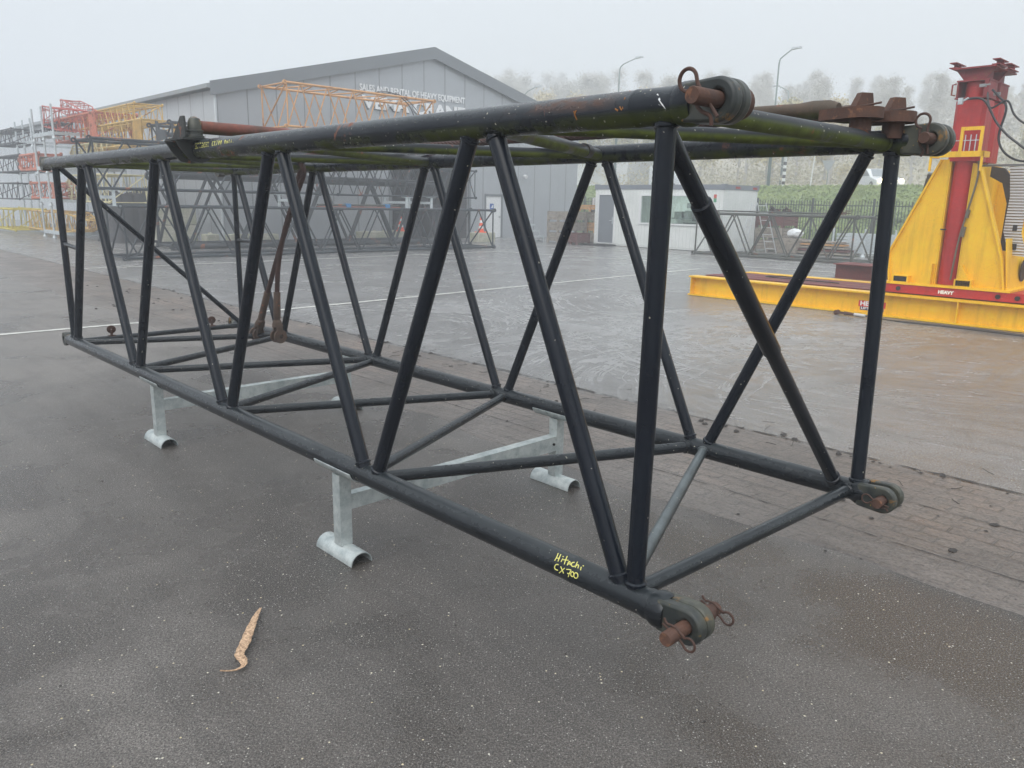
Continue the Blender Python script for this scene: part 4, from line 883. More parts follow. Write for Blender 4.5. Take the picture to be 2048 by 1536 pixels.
# ------------------------------------------------------------------ crates
def crate(b,a,z,lx,ly,lz,mat,label,rows=4,name='wooden_crate',cat='crate',grp='wooden crates beside the warehouse and office'):
    r=yroot(name,b,a,z,label,cat,grp);h=(lz-.1)/rows
    for nm,(x0,x1,y0,y1) in {'front_side':(0,.025,0,ly),'back_side':(lx-.025,lx,0,ly),'left_side':(.03,lx-.03,ly-.025,ly),'right_side':(.03,lx-.03,0,.025)}.items():
        m=MB()
        for k in range(rows):m.bx(x0,x1,y0,y1,.1+k*h+.008,.1+(k+1)*h-.008)
        m.build(nm,mat,r,ang=None)
    m=MB()
    for x in(-.02,lx-.06):
        for y in(0,ly/2-.04,ly-.08):m.bx(x,x+.08,y-.0,y+.08,0,lz)
    m.bx(.0,lx,0,ly,.085,.1);m.build('battens',mat,r,ang=None);return r
names=['bottom','middle','top']
for k in range(3):crate(25.3,22.85,k*.455,1.2,1.25,.45,WOOD,'grey wooden crate, %s of the left stack beside the galvanised steps'%names[k],3)
for k in range(3):crate(26.7,22.1+.02*k,k*.455,1.1,.95,.45,[WOOD,WOODN,WOOD][k],'%s wooden crate, %s of the stack left of the office container'%(['grey','orange brown','grey'][k],names[k]),3)
crate(26.6,22.15,1.37,1.0,1.3,.29,WOODN,'fresh orange wooden tray topmost of the stacked crates left of the office',2)
crate(25.0,22.05,0,.8,.75,.48,WOODR,'small dark reddish crate on the ground left of the office door',4)
for k in range(3):crate(28.6,14.75,k*.46,1.2,1.15,.455,[WOOD,WOOD,WOODR][k],'weathered wooden crate, %s of the tall stack right of the office container'%names[k],3)
r=yroot('scrap_parts',28.7,14.9,1.38,'heap of dark rusty steel fittings on top of the tall crate stack','scrap')
m=MB();rr=random.Random(9)
for i in range(9):
    c=V3((rr.uniform(.1,1.0),rr.uniform(.05,1.0),rr.uniform(.08,.25)));m.ring(c,(rr.uniform(-1,1),rr.uniform(-.5,.5),rr.uniform(.1,1)),rr.uniform(.07,.12),.03,.05,12)
    m.bar(c,c+V3((rr.uniform(-.3,.3),rr.uniform(-.4,.4),rr.uniform(0,.15))),.06,.06)
m.build('fittings',paint('dark_scrap_steel',(.045,.028,.024),rough=.7,rust=.1,scale=5),r)
# IBC tank
r=yroot('ibc_tank',27.15,22.3,.0,'white plastic tank in a wire cage behind the left crates','tank');o=MB().bx(.05,.95,-.0,.95,.95,1.98).build('tank',flat('white_plastic',(.72,.74,.74),.4),r);bv=o.modifiers.new('b','BEVEL');bv.width=.1;bv.segments=3
m=MB()
for k in range(8):
    y=-.04+k*.148
    m.tube((0,y,.1),(0,y,1.95),.012,n=6)
for z in(.1,.55,.95,1.3,1.62,1.95):m.tube((0,-.04,z),(0,1.0,z),.012,n=6)
m.build('cage',flat('cage_steel',(.3,.31,.32),.4,.6),r);MB().bx(0,1,0,1,0,.12).build('pallet',WOOD,r)
# galvanised steps
r=yroot('galvanised_steps',24.5,24.2,0,'galvanised access steps standing left of the grey crates','steps')
for k,(y,z) in enumerate(((.05,.28),(.3,.52),(.55,.78),(.8,1.02))):
    MB().bx(0,.7,y,y+.25,z-.07,z).build('tread',GALVL,r)
m=MB()
for x in(0,.7):
    for y,z in((.03,.3),(.3,.54),(1.03,1.04)):m.tube((x,y,0),(x,y,z),.022,n=6)
    m.tube((x,.03,.05),(x,1.03,.05),.02,n=6)
m.build('side_frame',GALVL,r)
# ladder
r=yroot('step_ladder',26.6,15.1,0,'aluminium step ladder standing at the right end of the office container','ladder')
AL=flat('aluminium',(.62,.64,.65),.4,.5)
def ladder(p0,p1,wv,n):
    L_l=MB();p0=V3(p0);p1=V3(p1);wv=V3(wv)
    m=MB();m.tube(p0,p1,.022,n=6);m.tube(p0+wv,p1+wv*.8,.022,n=6)
    for k in range(n):
        f=(k+.6)/n;m.tube(p0.lerp(p1,f),(p0+wv).lerp(p1+wv*.8,f),.014,n=6)
    return m
ladder((.0,.35,0),(.35,.10,1.85),(.45,-.0,0),7).build('front_ladder',AL,r);ladder((1.35,-.1,0),(.60,.02,1.85),(.0,-.42,0),7).build('back_ladder',AL,r)
# right hand olive lattice
r=yroot('lattice_boom',25.75,10.2,.06,'olive grey lattice boom lying in front of the office container and fence','boom section',None,math.pi/2);lattice(r,5.6,1.45,1.38,4,.045,.026,OLIVE)
r=yroot('pendant_bar',24.9,10.6,1.52,'dark pendant bar with fork end resting on the olive boom','pendant bar',None,math.pi/2)
MB().tube((0.3,0,0),(4.8,0.1,.02),.025,n=8).build('pipe',OLIVE,r);m=MB();m.ring((.1,.0,.03),(0,0,1),.09,.035,.03,14);m.ring((.1,.0,.10),(0,0,1),.09,.035,.03,14);m.bar((.15,0,.03),(.5,0,.0),.08,.08);m.build('fork_end',RUST,r)
# timber and steel stores
r=yroot('timber_stack',28.2,11.9,0,'low stack of long weathered planks before the fence','timber')
for k in range(5):
    MB().box((.5+.03*k,1.25,.08+.1*k),(1.0-.1*k,2.4-.2*k,.06)).build('plank',[WOOD,WOODR,WOOD,WOODN,WOOD][k],r)
    if k<4:MB().box((.5,1.25,.135+.1*k),(.8-.1*k,.1,.035)).build('batten',WOOD,r)
r=yroot('timber_stack',28.1,14.0-.1,0,'short squared timber pile right of the tall crates','timber')
for k in range(5):
    for j in range(3):MB().bx(j*.28,j*.28+.25,0.0,.75,.02+k*.11,.12+k*.11).build('beam',WOOD,r)
r=yroot('plastic_bag',28.3,13.95,.58,'crumpled white plastic bag on the short timber pile','bag')
m=MB();rr=random.Random(2);vs=[];fs=[]
for i in range(9):
    for j in range(14):
        t=math.pi*i/8;p_=2*math.pi*j/14;k=rr.uniform(.8,1.15);vs.append((.25+.25*k*math.sin(t)*math.cos(p_),.25+.3*k*math.sin(t)*math.sin(p_),.17-.17*k*math.cos(t)))
for i in range(8):
    for j in range(14):fs.append((i*14+j,i*14+(j+1)%14,(i+1)*14+(j+1)%14,(i+1)*14+j))
m.add(vs,fs);m.build('bag',flat('white_film',(.75,.77,.78),.35),r,ang=25)
for k in range(6):
    r=yroot('folded_rack',28.9,10.55,.12+k*.12,'flat galvanised rack frame, number %s from the bottom of the folded pile'%['one','two','three','four','five','six'][k],'folded rack','folded rack frames piled by the fence')
    m=MB();m.bx(0,.08,0,2.2,0,.09);m.build('rail',GALVL,r);m=MB();m.bx(1.0,1.08,0,2.2,0,.09);m.build('rail',GALVL,r)
    for y in(.05,1.1,2.1):
        MB().bx(.08,1.0,y,y+.06,.01,.08).build('cross_rail',GALVL,r)
for k,(y,z) in enumerate(((.1,0),(1.15,.0),(2.3,0))):
    r=yroot('stacking_stanchion',28.75,10.5+y,0,['galvanised rack post at the right of the folded pile','galvanised rack post in the middle of the folded pile','galvanised rack post at the left of the folded pile'][k],'stanchion')
    MB().tube((0,0,.08),(0,0,1.0),.035,n=8).build('tube',GALVL,r);MB().tube((0,0,0),(0,0,.1),.09,.035,n=10).build('foot_cup',GALVL,r)
# ------------------------------------------------------------------ steel beams and jacking tower
def ibeam(m,y0,y1,x0,wd,z0,h,tf=.025,tw=.02):
    m.bx(x0,x0+wd,y0,y1,z0,z0+tf);m.bx(x0,x0+wd,y0,y1,z0+h-tf,z0+h);m.bx(x0+wd/2-tw/2,x0+wd/2+tw/2,y0,y1,z0+tf,z0+h-tf)
def beam(b,a0,a1,z,wd,h,mat,label,name='steel_beam',grp=None,stiff=()):
    r=yroot(name,b,a0,z,label,'beam',grp);m=MB();ibeam(m,0,a1-a0,0,wd,0,h);o=m.build('flanges',mat,r,ang=None)
    for s in stiff:MB().bx(.004,wd-.004,s,s+.015,.026,h-.026).build('stiffener',mat,r)
    return r
yb=beam(12.8,-1.5,8.42,0.005,.26,.365,JYEL,'long bright yellow steel beam lying nearest, with a red logo sticker','steel_beam',None,(9.86,5.2,2.9))
YL=9.92
def beamplane(px,py,x=0.):
    o=WM[yb.name].inverted()@CAM;d=WM[yb.name].to_3x3().inverted()@ray(px,py);return o+d*((x-o.x)/d.x)
wx=.26/2-.0115
q0=beamplane(1718,600,wx);q1=beamplane(1770,622,wx)
st=MB();st.bx(wx-.002,wx,min(q0.y,q1.y),max(q0.y,q1.y),q1.z+.035,q0.z-.0);st.build('sticker',flat('logo_red',(.6,.02,.03),.4),yb)
st=MB();st.bx(wx-.002,wx,min(q0.y,q1.y)+.02,max(q0.y,q1.y)-.03,q1.z-.02,q1.z+.034);st.build('sticker',flat('logo_blue',(.03,.05,.16),.4),yb)
def text_a(s,size,width,x,yl,z,mat,parent,name='lettering',bold=0.):
    o=text(s,size,width,(0,0,z),mat,parent,name,.004,bold)
    for v in o.data.vertices:
        X,Yy,Z=v.co;v.co=(x+Yy,yl-X,Z)
    return o
text_a('HEAVY',.10,max(q0.y,q1.y)-min(q0.y,q1.y)-.06,wx-.005,max(q0.y,q1.y)-.03,q1.z+.055,SIGNW,yb,bold=.004)
text_a('LIFTING +',.055,max(q0.y,q1.y)-min(q0.y,q1.y)-.1,wx-.005,max(q0.y,q1.y)-.05,q1.z-.005,SIGNW,yb,bold=.001)
BG='red oxide beams behind the yellow beam'
for k,(b,lb) in enumerate(((13.2,'nearest'),(13.58,'middle'),(13.96,'farthest'))):
    beam(b,-1.5,8.3-.05*k,.06,.34,.32,MAROON,'red oxide steel beam, %s of the three behind the yellow beam'%lb,grp=BG)
for k in range(2):beam(18.0+.42*k,-2.,7.95,.08,.36,.36,MAROON,'dark red steel beam lying apart behind, %s of the pair'%['nearer','farther'][k],grp='far pair of dark red beams')
beam(18.5+.42,-2.,6.4,.0,.3,.1,MAROON,'thin dark red beam on the ground beyond the far pair')
beam(14.45,-1.5,8.2,.02,.26,.36,JYEL,'bright yellow steel beam behind the red oxide beams')
r=yroot('cable_loop',13.3,6.4,.39,'thin black cable loop lying on the red oxide beams','cable');MB().path(bez([(0.1,0,0.02),(.3,.25,.03),(.45,.6,.03),(.3,.85,.02),(.1,.6,.03),(.2,.1,.02),(.4,-.5,.0)],8),.010,6).build('cable',BLACK,r)
# tower
tw=yroot('jacking_tower',13.1,2.9,.39,'tall yellow gantry jack with a red telescoping column on the steel beams','gantry jack')
def q(a,z):return (a-2.9,z-.39)   # (y,z)
m=MB();m.bx(-.1,1.55,-.45,2.1,0,.13);m.build('skid_frame',JRED,tw)
for y in(.1,.35,1.75):MB().tube((-.115,y,.065),(-.1,y,.065),.035,n=12).build('bolt',BLACK,tw)
text_a('HEAVY',.07,.22,-.106,1.16,.04,SIGNW,tw,bold=.004)
MB().bx(-.12,1.5,.20,2.02,.133,.165).build('base_plate',JYEL,tw)
def plate(poly,x,th,name='gusset'):
    m=MB();m.prism([V3((x,a-2.9,z-.39)) for a,z in poly],(th,0,0));return m.build(name,JYEL,tw,ang=None)
for x in(.02,1.35):
    plate([(4.84,.556),(4.90,1.0),(4.30,2.42),(4.18,2.42),(4.18,.556)],x,.025)
    plate([(3.86,.556),(3.86,2.36),(3.76,2.30),(3.30,.98),(3.22,.556)],x,.025)
m=MB()
def edge(p,q_,x0=-.02,x1=.08):
    p=V3((0,p[0]-2.9,p[1]-.39));q_=V3((0,q_[0]-2.9,q_[1]-.39));d=(q_-p);n_=V3((0,-d.z,d.y)).normalized()*.012
    m.prism([p-n_+V3((x0,0,0)),q_-n_+V3((x0,0,0)),q_+n_+V3((x0,0,0)),p+n_+V3((x0,0,0))],(x1-x0,0,0))
for X0,X1 in((-.03,.09),(1.3,1.42)):
    edge((4.90,1.0),(4.30,2.42),X0,X1);edge((4.84,.556),(4.90,1.0),X0,X1);edge((3.76,2.30),(3.30,.98),X0,X1);edge((3.30,.98),(3.22,.556),X0,X1)
m.build('flange',JYEL,tw,ang=None)
m=MB();m.bx(.02,1.35,1.265,1.285,.165,2.03);m.bx(.02,1.35,.955,.975,.165,1.97);m.bx(.62,.64,.975,1.265,.165,2.0);m.build('web_plate',JYEL,tw,ang=None)
for s,y in((1,1.30),(-1,.92)):MB().prism([V3((-.1,y,.165)),V3((-.1,y+s*.0,.48)),V3((-.1,y+s*.02,.48)),V3((-.1,y+s*.22,.165))],(.12,0,0)).build('foot_gusset',JYEL,tw,ang=None)
for y in(1.62,.72):
    m=MB();m.bx(-.12,.02,y,y+.24,.165,.178);m.bx(-.12,.02,y,y+.24,.26,.275);m.bx(-.12,.02,y,y+.02,.178,.26);m.bx(-.12,.02,y+.22,y+.24,.178,.26);m.build('fork_pocket',JYEL,tw,ang=None)
    MB().bx(-.1,.018,y+.02,y+.22,.178,.26).build('pocket_shade_block',BLACK,tw)  # solid black block stands in for the shade inside the pocket
# side enclosure plate seen at the right
m=MB();m.prism([V3((.03,.30,.165)),V3((1.35,.30,.165)),V3((1.35,.36,.62)),V3((.9,.40,.9)),V3((.03,.40,.9))],(0,-.02,0));m.build('side_plate',JYEL,tw,ang=None)
MB().tube((.75,.285,.42),(.75,.275,.42),.17,n=24).build('hole_shade_disc',BLACK,tw)  # black disc stands in for the shade inside a round hole
for x,yy in((.16,1.12),(.70,1.12)):
    DZ=-.13
    MB().tube((x,yy,.17),(x,yy,2.1),.148,n=26).build('lower_column',JRED,tw)
    y0=.91;m=MB()
    pl=[(x-.16,y0+.05),(x-.11,y0),(x+.2,y0),(x+.26,y0+.06),(x+.26,y0+.36),(x+.2,y0+.42),(x-.11,y0+.42),(x-.16,y0+.37)]
    m.prism([V3((px_,py_,2.0)) for px_,py_ in pl],(0,0,.86));m.build('outer_box',JRED,tw,ang=None)
    MB().tube((x+.04,1.12,2.86),(x+.04,1.12,3.32),.145,n=24).build('piston',JRED,tw)
    RH_=paint('worn_red_steel',(.26,.028,.03),(.16,.02,.022),rust=.12,rough=.5,scale=4)
    m=MB();m.bx(x-.18,x+.24,.90,1.34,2.88,2.90);m.bx(x-.18,x+.24,.90,1.34,3.12,3.14)
    for yy2 in(.91,1.31):m.bx(x-.17,x+.23,yy2,yy2+.02,2.90,3.12)
    m.bx(x-.18,x-.16,.92,.97,2.90,3.12);m.build('clamp_frame',RH_,tw,ang=None)
    m=MB();m.bx(x-.12,x+.18,.97,1.27,3.14,3.29);m.bx(x-.22,x+.28,.84,1.40,3.29,3.312);m.build('head_block',RH_,tw,ang=None)
    for ya in(.80,1.36):
        m=MB();ibeam(m,ya,ya+.10,x-.22,.42,3.315,.08,.012,.012);m.build('top_rail',RH_,tw,ang=None)
    for ya,yb_ in((.86,.97),(1.38,1.27)):MB().prism([V3((x-.13,ya,3.29)),V3((x-.13,yb_,3.29)),V3((x-.13,yb_,3.15))],(.015,0,0)).build('bracket',RH_,tw,ang=None)
MB().path([(-.05,1.33,2.93),(-.05,1.38,2.94),(-.05,1.38,3.08),(-.05,1.33,3.09)],.012,6).build('grab_handle',RH_,tw)
# yellow work platform
m=MB();m.bx(-.18,-.14,.80,1.52,2.05,2.13);m.bx(-.18,.12,1.48,1.52,2.05,2.13);m.bx(-.18,.12,.80,.84,2.05,2.13);m.bx(-.18,-.15,1.49,1.52,1.85,2.05);m.bx(-.18,-.15,.80,.83,1.85,2.05);m.build('platform_frame',JYEL,tw,ang=None)
m=MB();m.bx(-.18,-.15,.84,1.14,2.42,2.47);m.bx(-.18,-.15,.84,.88,2.13,2.42);m.bx(-.18,-.15,1.10,1.14,2.13,2.42);m.build('rail_frame',JYEL,tw,ang=None)
m=MB()
for y in(.93,1.0,1.07,1.25,1.4):m.tube((-.165,y,2.13),(-.165,y,2.36),.007,n=6)
m.tube((-.165,.86,2.28),(-.165,1.5,2.28),.006,n=6);m.build('grille',GALVL,tw)
m=MB();m.path(bez([(.0,.90,2.0),(-.02,.88,1.7),(-.02,1.0,.9),(-.02,1.04,.25)],8),.014,8);m.tube((-.02,.93,1.3),(-.02,.945,1.18),.03,n=8);m.tube((-.02,.95,1.05),(-.02,.965,.9),.026,n=8);m.build('hydraulic_pipe',flat('grey_brown_pipe',(.16,.14,.11),.4,.4),tw)
m=MB();m.tube((-.02,1.28,1.0),(-.02,1.20,1.0),.012,n=6);m.build('lever',BLACK,tw)
HB=flat('black_hose',(.010,.010,.012),.35)
MB().path(bez([(-.12,1.2,2.83),(-.15,1.1,2.86),(-.14,.9,2.82),(-.12,.7,2.5),(-.1,.45,2.25),(-.1,.15,2.1),(-.1,-.4,2.25)],9),.016,8).build('hose',HB,tw)
MB().path(bez([(.0,.86,2.98),(-.04,.76,2.88),(-.1,.62,2.7),(-.1,.66,2.3),(-.1,.5,2.05),(-.1,.2,1.98),(-.1,-.3,2.2)],9),.016,8).build('hose',HB,tw)
MB().path(bez([(-.0,.92,2.95),(-.1,.82,2.72),(-.12,.62,2.8),(-.1,.5,2.6),(-.1,.3,2.45),(-.1,-.3,2.2)],9),.014,8).build('hose',HB,tw)
m=MB();m.box((-.18,1.2,2.83),(.05,.06,.09));m.tube((-.18,1.17,2.83),(-.18,1.10,2.87),.014,n=6);m.build('valve',GALVL,tw)
m=MB();m.box((-.2,.93,3.02),(.05,.08,.04));m.tube((-.2,.96,3.02),(-.2,.84,3.03),.012,n=6);m.box((.1,.82,2.93),(.05,.08,.04));m.build('valve',flat('grey_valve',(.3,.3,.3),.4,.5),tw)
# corrugated aluminium ramps leaning on the tower and dark frame
def corr():
    t=NT('corrugated_aluminium');p=t.pos();z=t.n('ShaderNodeSeparateXYZ',Vector=p).outputs[2];s=t.math('SINE',t.math('MULTIPLY',z,150.))
    return t.bsdf(t.mix(t.ramp(s,-1,1),(.50,.50,.50),(.62,.62,.62)),.4,.5,t.bump(s,.8,.012))
rp=yroot('folding_ramp',13.45,2.9,.39,'bent corrugated aluminium ramp hooked at the right of the yellow gantry jack','ramp')
pf=[(.56,1.93),(.50,1.5),(.515,1.0),(.40,.66)]
m=MB();vs=[]
for y,z in pf:vs+=[(-.06,y,z),(-.06,y-.23,z-.02)]
vs2=[(x+.03,y,z) for x,y,z in vs];k=len(vs)
m.add(vs+vs2,[(0,1,3,2),(2,3,5,4),(4,5,7,6)]+[(k,k+2,k+3,k+1),(k+2,k+4,k+5,k+3),(k+4,k+6,k+7,k+5)]+[(0,2,k+2,k),(2,4,k+4,k+2),(4,6,k+6,k+4),(1,k+1,k+3,3),(3,k+3,k+5,5),(5,k+5,k+7,7),(0,k,k+1,1),(6,7,k+7,k+6)]);m.build('tread_plate',corr(),rp,ang=None)
for y,z in((.37,1.05),(.34,.78)):MB().box((-.065,y,z),(.012,.055,.085)).build('slot',BLACK,rp)
MB().bx(-.05,.0,.30,.95,1.93,1.96).build('hook_bar',flat('steel_grey_bar',(.2,.2,.2),.4,.6),rp)
df=yroot('side_frame',14.2,2.9,.39,'dark steel side frame leaning left behind the yellow gantry jack','frame')
DK=paint('dark_brown_steel',(.05,.042,.036),(.03,.026,.024),rough=.5,scale=4)
m=MB();m.prism([V3((0,1.75,1.88)),V3((0,1.95,1.88)),V3((0,2.02,1.5)),V3((0,2.28,.75)),V3((0,2.15,.75)),V3((0,1.80,1.5))],(.06,0,0));m.build('side_cheek',DK,df,ang=None)
MB().bx(0,.05,1.35,1.95,1.86,1.9).build('top_bar',GALVL,df);MB().bx(0,.05,1.35,1.85,1.62,1.66).build('cross_bar',DK,df)
df2=yroot('side_frame',13.75,2.9,.39,'dark rounded steel frame between yellow jack and corrugated ramp','frame')
m=MB();m.prism([V3((0,.90,1.95)),V3((0,.72,1.92)),V3((0,.58,1.75)),V3((0,.52,1.3)),V3((0,.52,.7)),V3((0,.62,.7)),V3((0,.62,1.4)),V3((0,.72,1.7)),V3((0,.9,1.8))],(.08,0,0));m.build('side_cheek',DK,df2,ang=None)
copy_tree(tw,Matrix.Translation(Y(15.9,2.0,.39))@Matrix.Rotation(YA,4,'Z'),'second yellow gantry jack, cut off by the right edge behind the first')
# shackle and cable on the ground
r=wroot('rope_socket_end',G(1688,631,.0),'small rusty wire rope fork lying in front of the yellow beam','rope fork',None,YA+math.pi/2)
m=MB();m.ring((.12,.035,.04),(0,1,0),.04,.018,.02,14);m.ring((.12,-.035,.04),(0,1,0),.04,.018,.02,14);m.bar((.1,.03,.04),(-.02,.02,.04),.025,.03);m.bar((.1,-.03,.04),(-.02,-.02,.04),.025,.03);m.tube((0,0,.04),(-.16,0,.035),.03,.022,n=12);m.build('fork',RUST,r)
MB().tube((-.16,0,.035),(-.34,0,.03),.027,n=12).build('ferrule',flat('pale_ferrule',(.55,.53,.5),.4,.3),r)
MB().path(bez([(-.34,0,.03),(-.8,.03,.012),(-1.6,-.02,.012),(-2.6,.05,.012),(-4.2,-.1,.012)],8),.011,6).build('cable',flat('dark_cable',(.05,.04,.035),.5),r)
r=yroot('ground_cable',12.45,3.4,0,'thin dark cable running along the ground under the yellow beam','cable');MB().path(bez([(0,1.,.012),(.1,0,.012),(-.02,-1.2,.012),(.1,-3,.012)],8),.012,6).build('cable',flat('dark_cable',(.05,.04,.035),.5),r)
# ------------------------------------------------------------------ fence
fn=yroot('palisade_fence',35.1,-8,0,'long dark metal picket fence at the foot of the grassy bank','fence')
FM=flat('dark_fence_paint',(.035,.045,.042),.5)
for s in range(19):
    y0=s*2.75
    MB().bx(-.03,.05,y0-.04,y0+.04,0,2.15).build('post',FM,fn)
    m=MB()
    for k in range(1,21):
        y=y0+k*2.75/21;m.bx(0,.02,y-.014,y+.014,.08,2.02);m.prism([V3((0,y-.014,2.02)),V3((0,y+.014,2.02)),V3((0,y,2.07))],(.02,0,0))
    m.bx(.02,.04,y0,y0+2.75,1.82,1.86);m.bx(.02,.04,y0,y0+2.75,.25,.29);m.build('picket_panel',FM,fn,ang=None)
# ------------------------------------------------------------------ bank, road, hill
rr=random.Random(21)
def hz(b,a):
    if b<36.6:return -.05
    pr_=[(36.6,-.05),(38,.45),(41,1.45),(44.5,2.45),(46.6,2.9),(48.3,2.97),(58,2.98),(64,3.2),(80,6.5),(105,13),(140,19),(190,21)]
    for (x0,z0),(x1,z1) in zip(pr_,pr_[1:]):
        if b<=x1:
            t=(b-x0)/(x1-x0);h=z0+(z1-z0)*t;break
    else:h=18
    if b>62:h*=min(1.,.5+.5*max(0.,min(1.,(a+20)/60)))
    if b>66:h*=.82+.3*math.sin(a*.035+1.2)*.5+.18*math.sin(a*.11)
    return h
m=MB();bs=[36.5+.6*i for i in range(20)]+[48.5,52,56,60,64,70,78,86,95,105,115,125,140];AS=[-95+2.2*i for i in range(110)];vs=[]
for b in bs:
    for a in AS:
        n_=0 if (b<36.7 or 48<b<59) else rr.gauss(0,.035 if b<50 else .2)
        vs.append(Y(b,a,hz(b,a)+n_))
k=len(AS);m.add(vs,[(i*k+j,(i+1)*k+j,(i+1)*k+j+1,i*k+j+1) for i in range(len(bs)-1) for j in range(k-1)])
def grassm(name,c1,c2,c3):
    t=NT(name);p=t.geo();n1=t.noise(p,.5,5,.7);n2=t.noise(p,6,5,.7);return t.bsdf(t.mix(t.ramp(n2,.4,.7),t.mix(t.ramp(n1,.35,.65),c1,c2),c3),.9)
BANK=grassm('rough_grass_bank',(.18,.25,.07),(.25,.31,.11),(.12,.16,.05))
m.build('embankment',BANK,ang=60,kind='structure')
WFL=grassm('woodland_floor',(.42,.38,.30),(.34,.31,.25),(.48,.44,.33))
m=MB();bs2=[57.2,59,61,64,68,73,79,86,94,103,113,124,136,148];vs=[]
for b in bs2:
    for a in AS:vs.append(Y(b,a,hz(b,a)+(.06 if b<58 else .35)+rr.gauss(0,.12)))
m.add(vs,[(i*k+j,(i+1)*k+j,(i+1)*k+j+1,i*k+j+1) for i in range(len(bs2)-1) for j in range(k-1)]);m.build('hill',WFL,ang=60,kind='structure')
m=MB();m.add([Y(49.2,-95,2.992),Y(49.2,145,2.992),Y(56.2,145,2.992),Y(56.2,-95,2.992)],[(0,1,2,3)]);m.build('road',flat('far_asphalt',(.10,.10,.10),.5),ang=None,kind='structure')
def leafmesh(pts,size,rnd,up=.0,flatn=None):
    m=MB()
    for p in pts:
        p=V3(p);s=size*rnd.uniform(.6,1.35);n_=V3((rnd.gauss(0,1),rnd.gauss(0,1),rnd.gauss(0,1)+up)).normalized();x,y=perp(n_);a=rnd.uniform(0,6.28)
        u=x*math.cos(a)+y*math.sin(a);v=n_.cross(u)
        i=len(m.v);m.v+=[tuple(p-u*s),tuple(p+v*s*.55),tuple(p+u*s),tuple(p-v*s*.5)];m.f.append((i,i+1,i+2,i+3))
    return m
def build_raw(m,name,mat,parent=None,**kw):
    me=bpy.data.meshes.new(name);me.from_pydata(m.v,[],m.f);me.update();me.materials.append(mat);o=bpy.data.objects.new(name,me);COL.objects.link(o)
    if parent:o.parent=parent
    WM[o.name]=WM[parent.name] if parent and parent.name in WM else Matrix()
    return tag(o,**kw)
GR1=grassm('grass_blades',(.22,.30,.07),(.32,.38,.13),(.15,.20,.05))
rr=random.Random(8);pts=[]
for i in range(30000):
    b=36.8+(rr.random()**.8)*11.4;a=rr.uniform(-12,48);pts.append(Y(b,a,hz(b,a)+rr.uniform(0,.16)))
build_raw(leafmesh(pts,.10,rr,.6),'bank_grass',GR1,kind='stuff')
IVY=grassm('ivy_leaves',(.10,.17,.05),(.16,.23,.08),(.07,.11,.03))
pts=[]
cl=[(rr.uniform(36.9,41.5),rr.uniform(-12,48),rr.uniform(.5,1.6)) for _ in range(170)]
for i in range(22000):
    cb,ca,cr=rr.choice(cl);b=max(36.6,cb+rr.gauss(0,.4)*cr);a=ca+rr.gauss(0,.8)*cr;pts.append(Y(b,a,hz(b,a)+abs(rr.gauss(0,.16))*cr))
build_raw(leafmesh(pts,.075,rr,.3),'ground_cover',IVY,kind='stuff')
rr=random.Random(77);pts=[]
cl=[(rr.uniform(58,84),rr.uniform(-16,92),rr.uniform(.8,2.2)) for _ in range(420)]
for i in range(60000):
    cb,ca,cr=rr.choice(cl);b=max(57.5,cb+rr.gauss(0,.8)*cr);a=ca+rr.gauss(0,.9)*cr;pts.append(Y(b,a,hz(b,a)+min(2.4,abs(rr.gauss(.2,.7))*cr)))
build_raw(leafmesh(pts,.13,rr,.1),'undergrowth',grassm('brown_undergrowth',(.50,.43,.27),(.42,.38,.29),(.36,.36,.24)),kind='stuff')
rr=random.Random(99);pts=[]
cl=[(b_,a_,rr.uniform(1.2,2.4)) for b_,a_ in ((rr.uniform(92,140),rr.uniform(-22,130)) for _ in range(1100)) if b_*.695+a_*.7186>72+rr.random()*10]
for i in range(90000):
    cb,ca,cr=rr.choice(cl);b=cb+rr.gauss(0,1.)*cr;a=ca+rr.gauss(0,1.1)*cr;pts.append(Y(b,a,hz(b,a)+min(3.6,abs(rr.gauss(.5,1.0))*cr)))
build_raw(leafmesh(pts,.24,rr,.1),'distant_woodland',grassm('grey_brown_canopy',(.46,.445,.41),(.41,.395,.36),(.50,.47,.40)),kind='stuff')
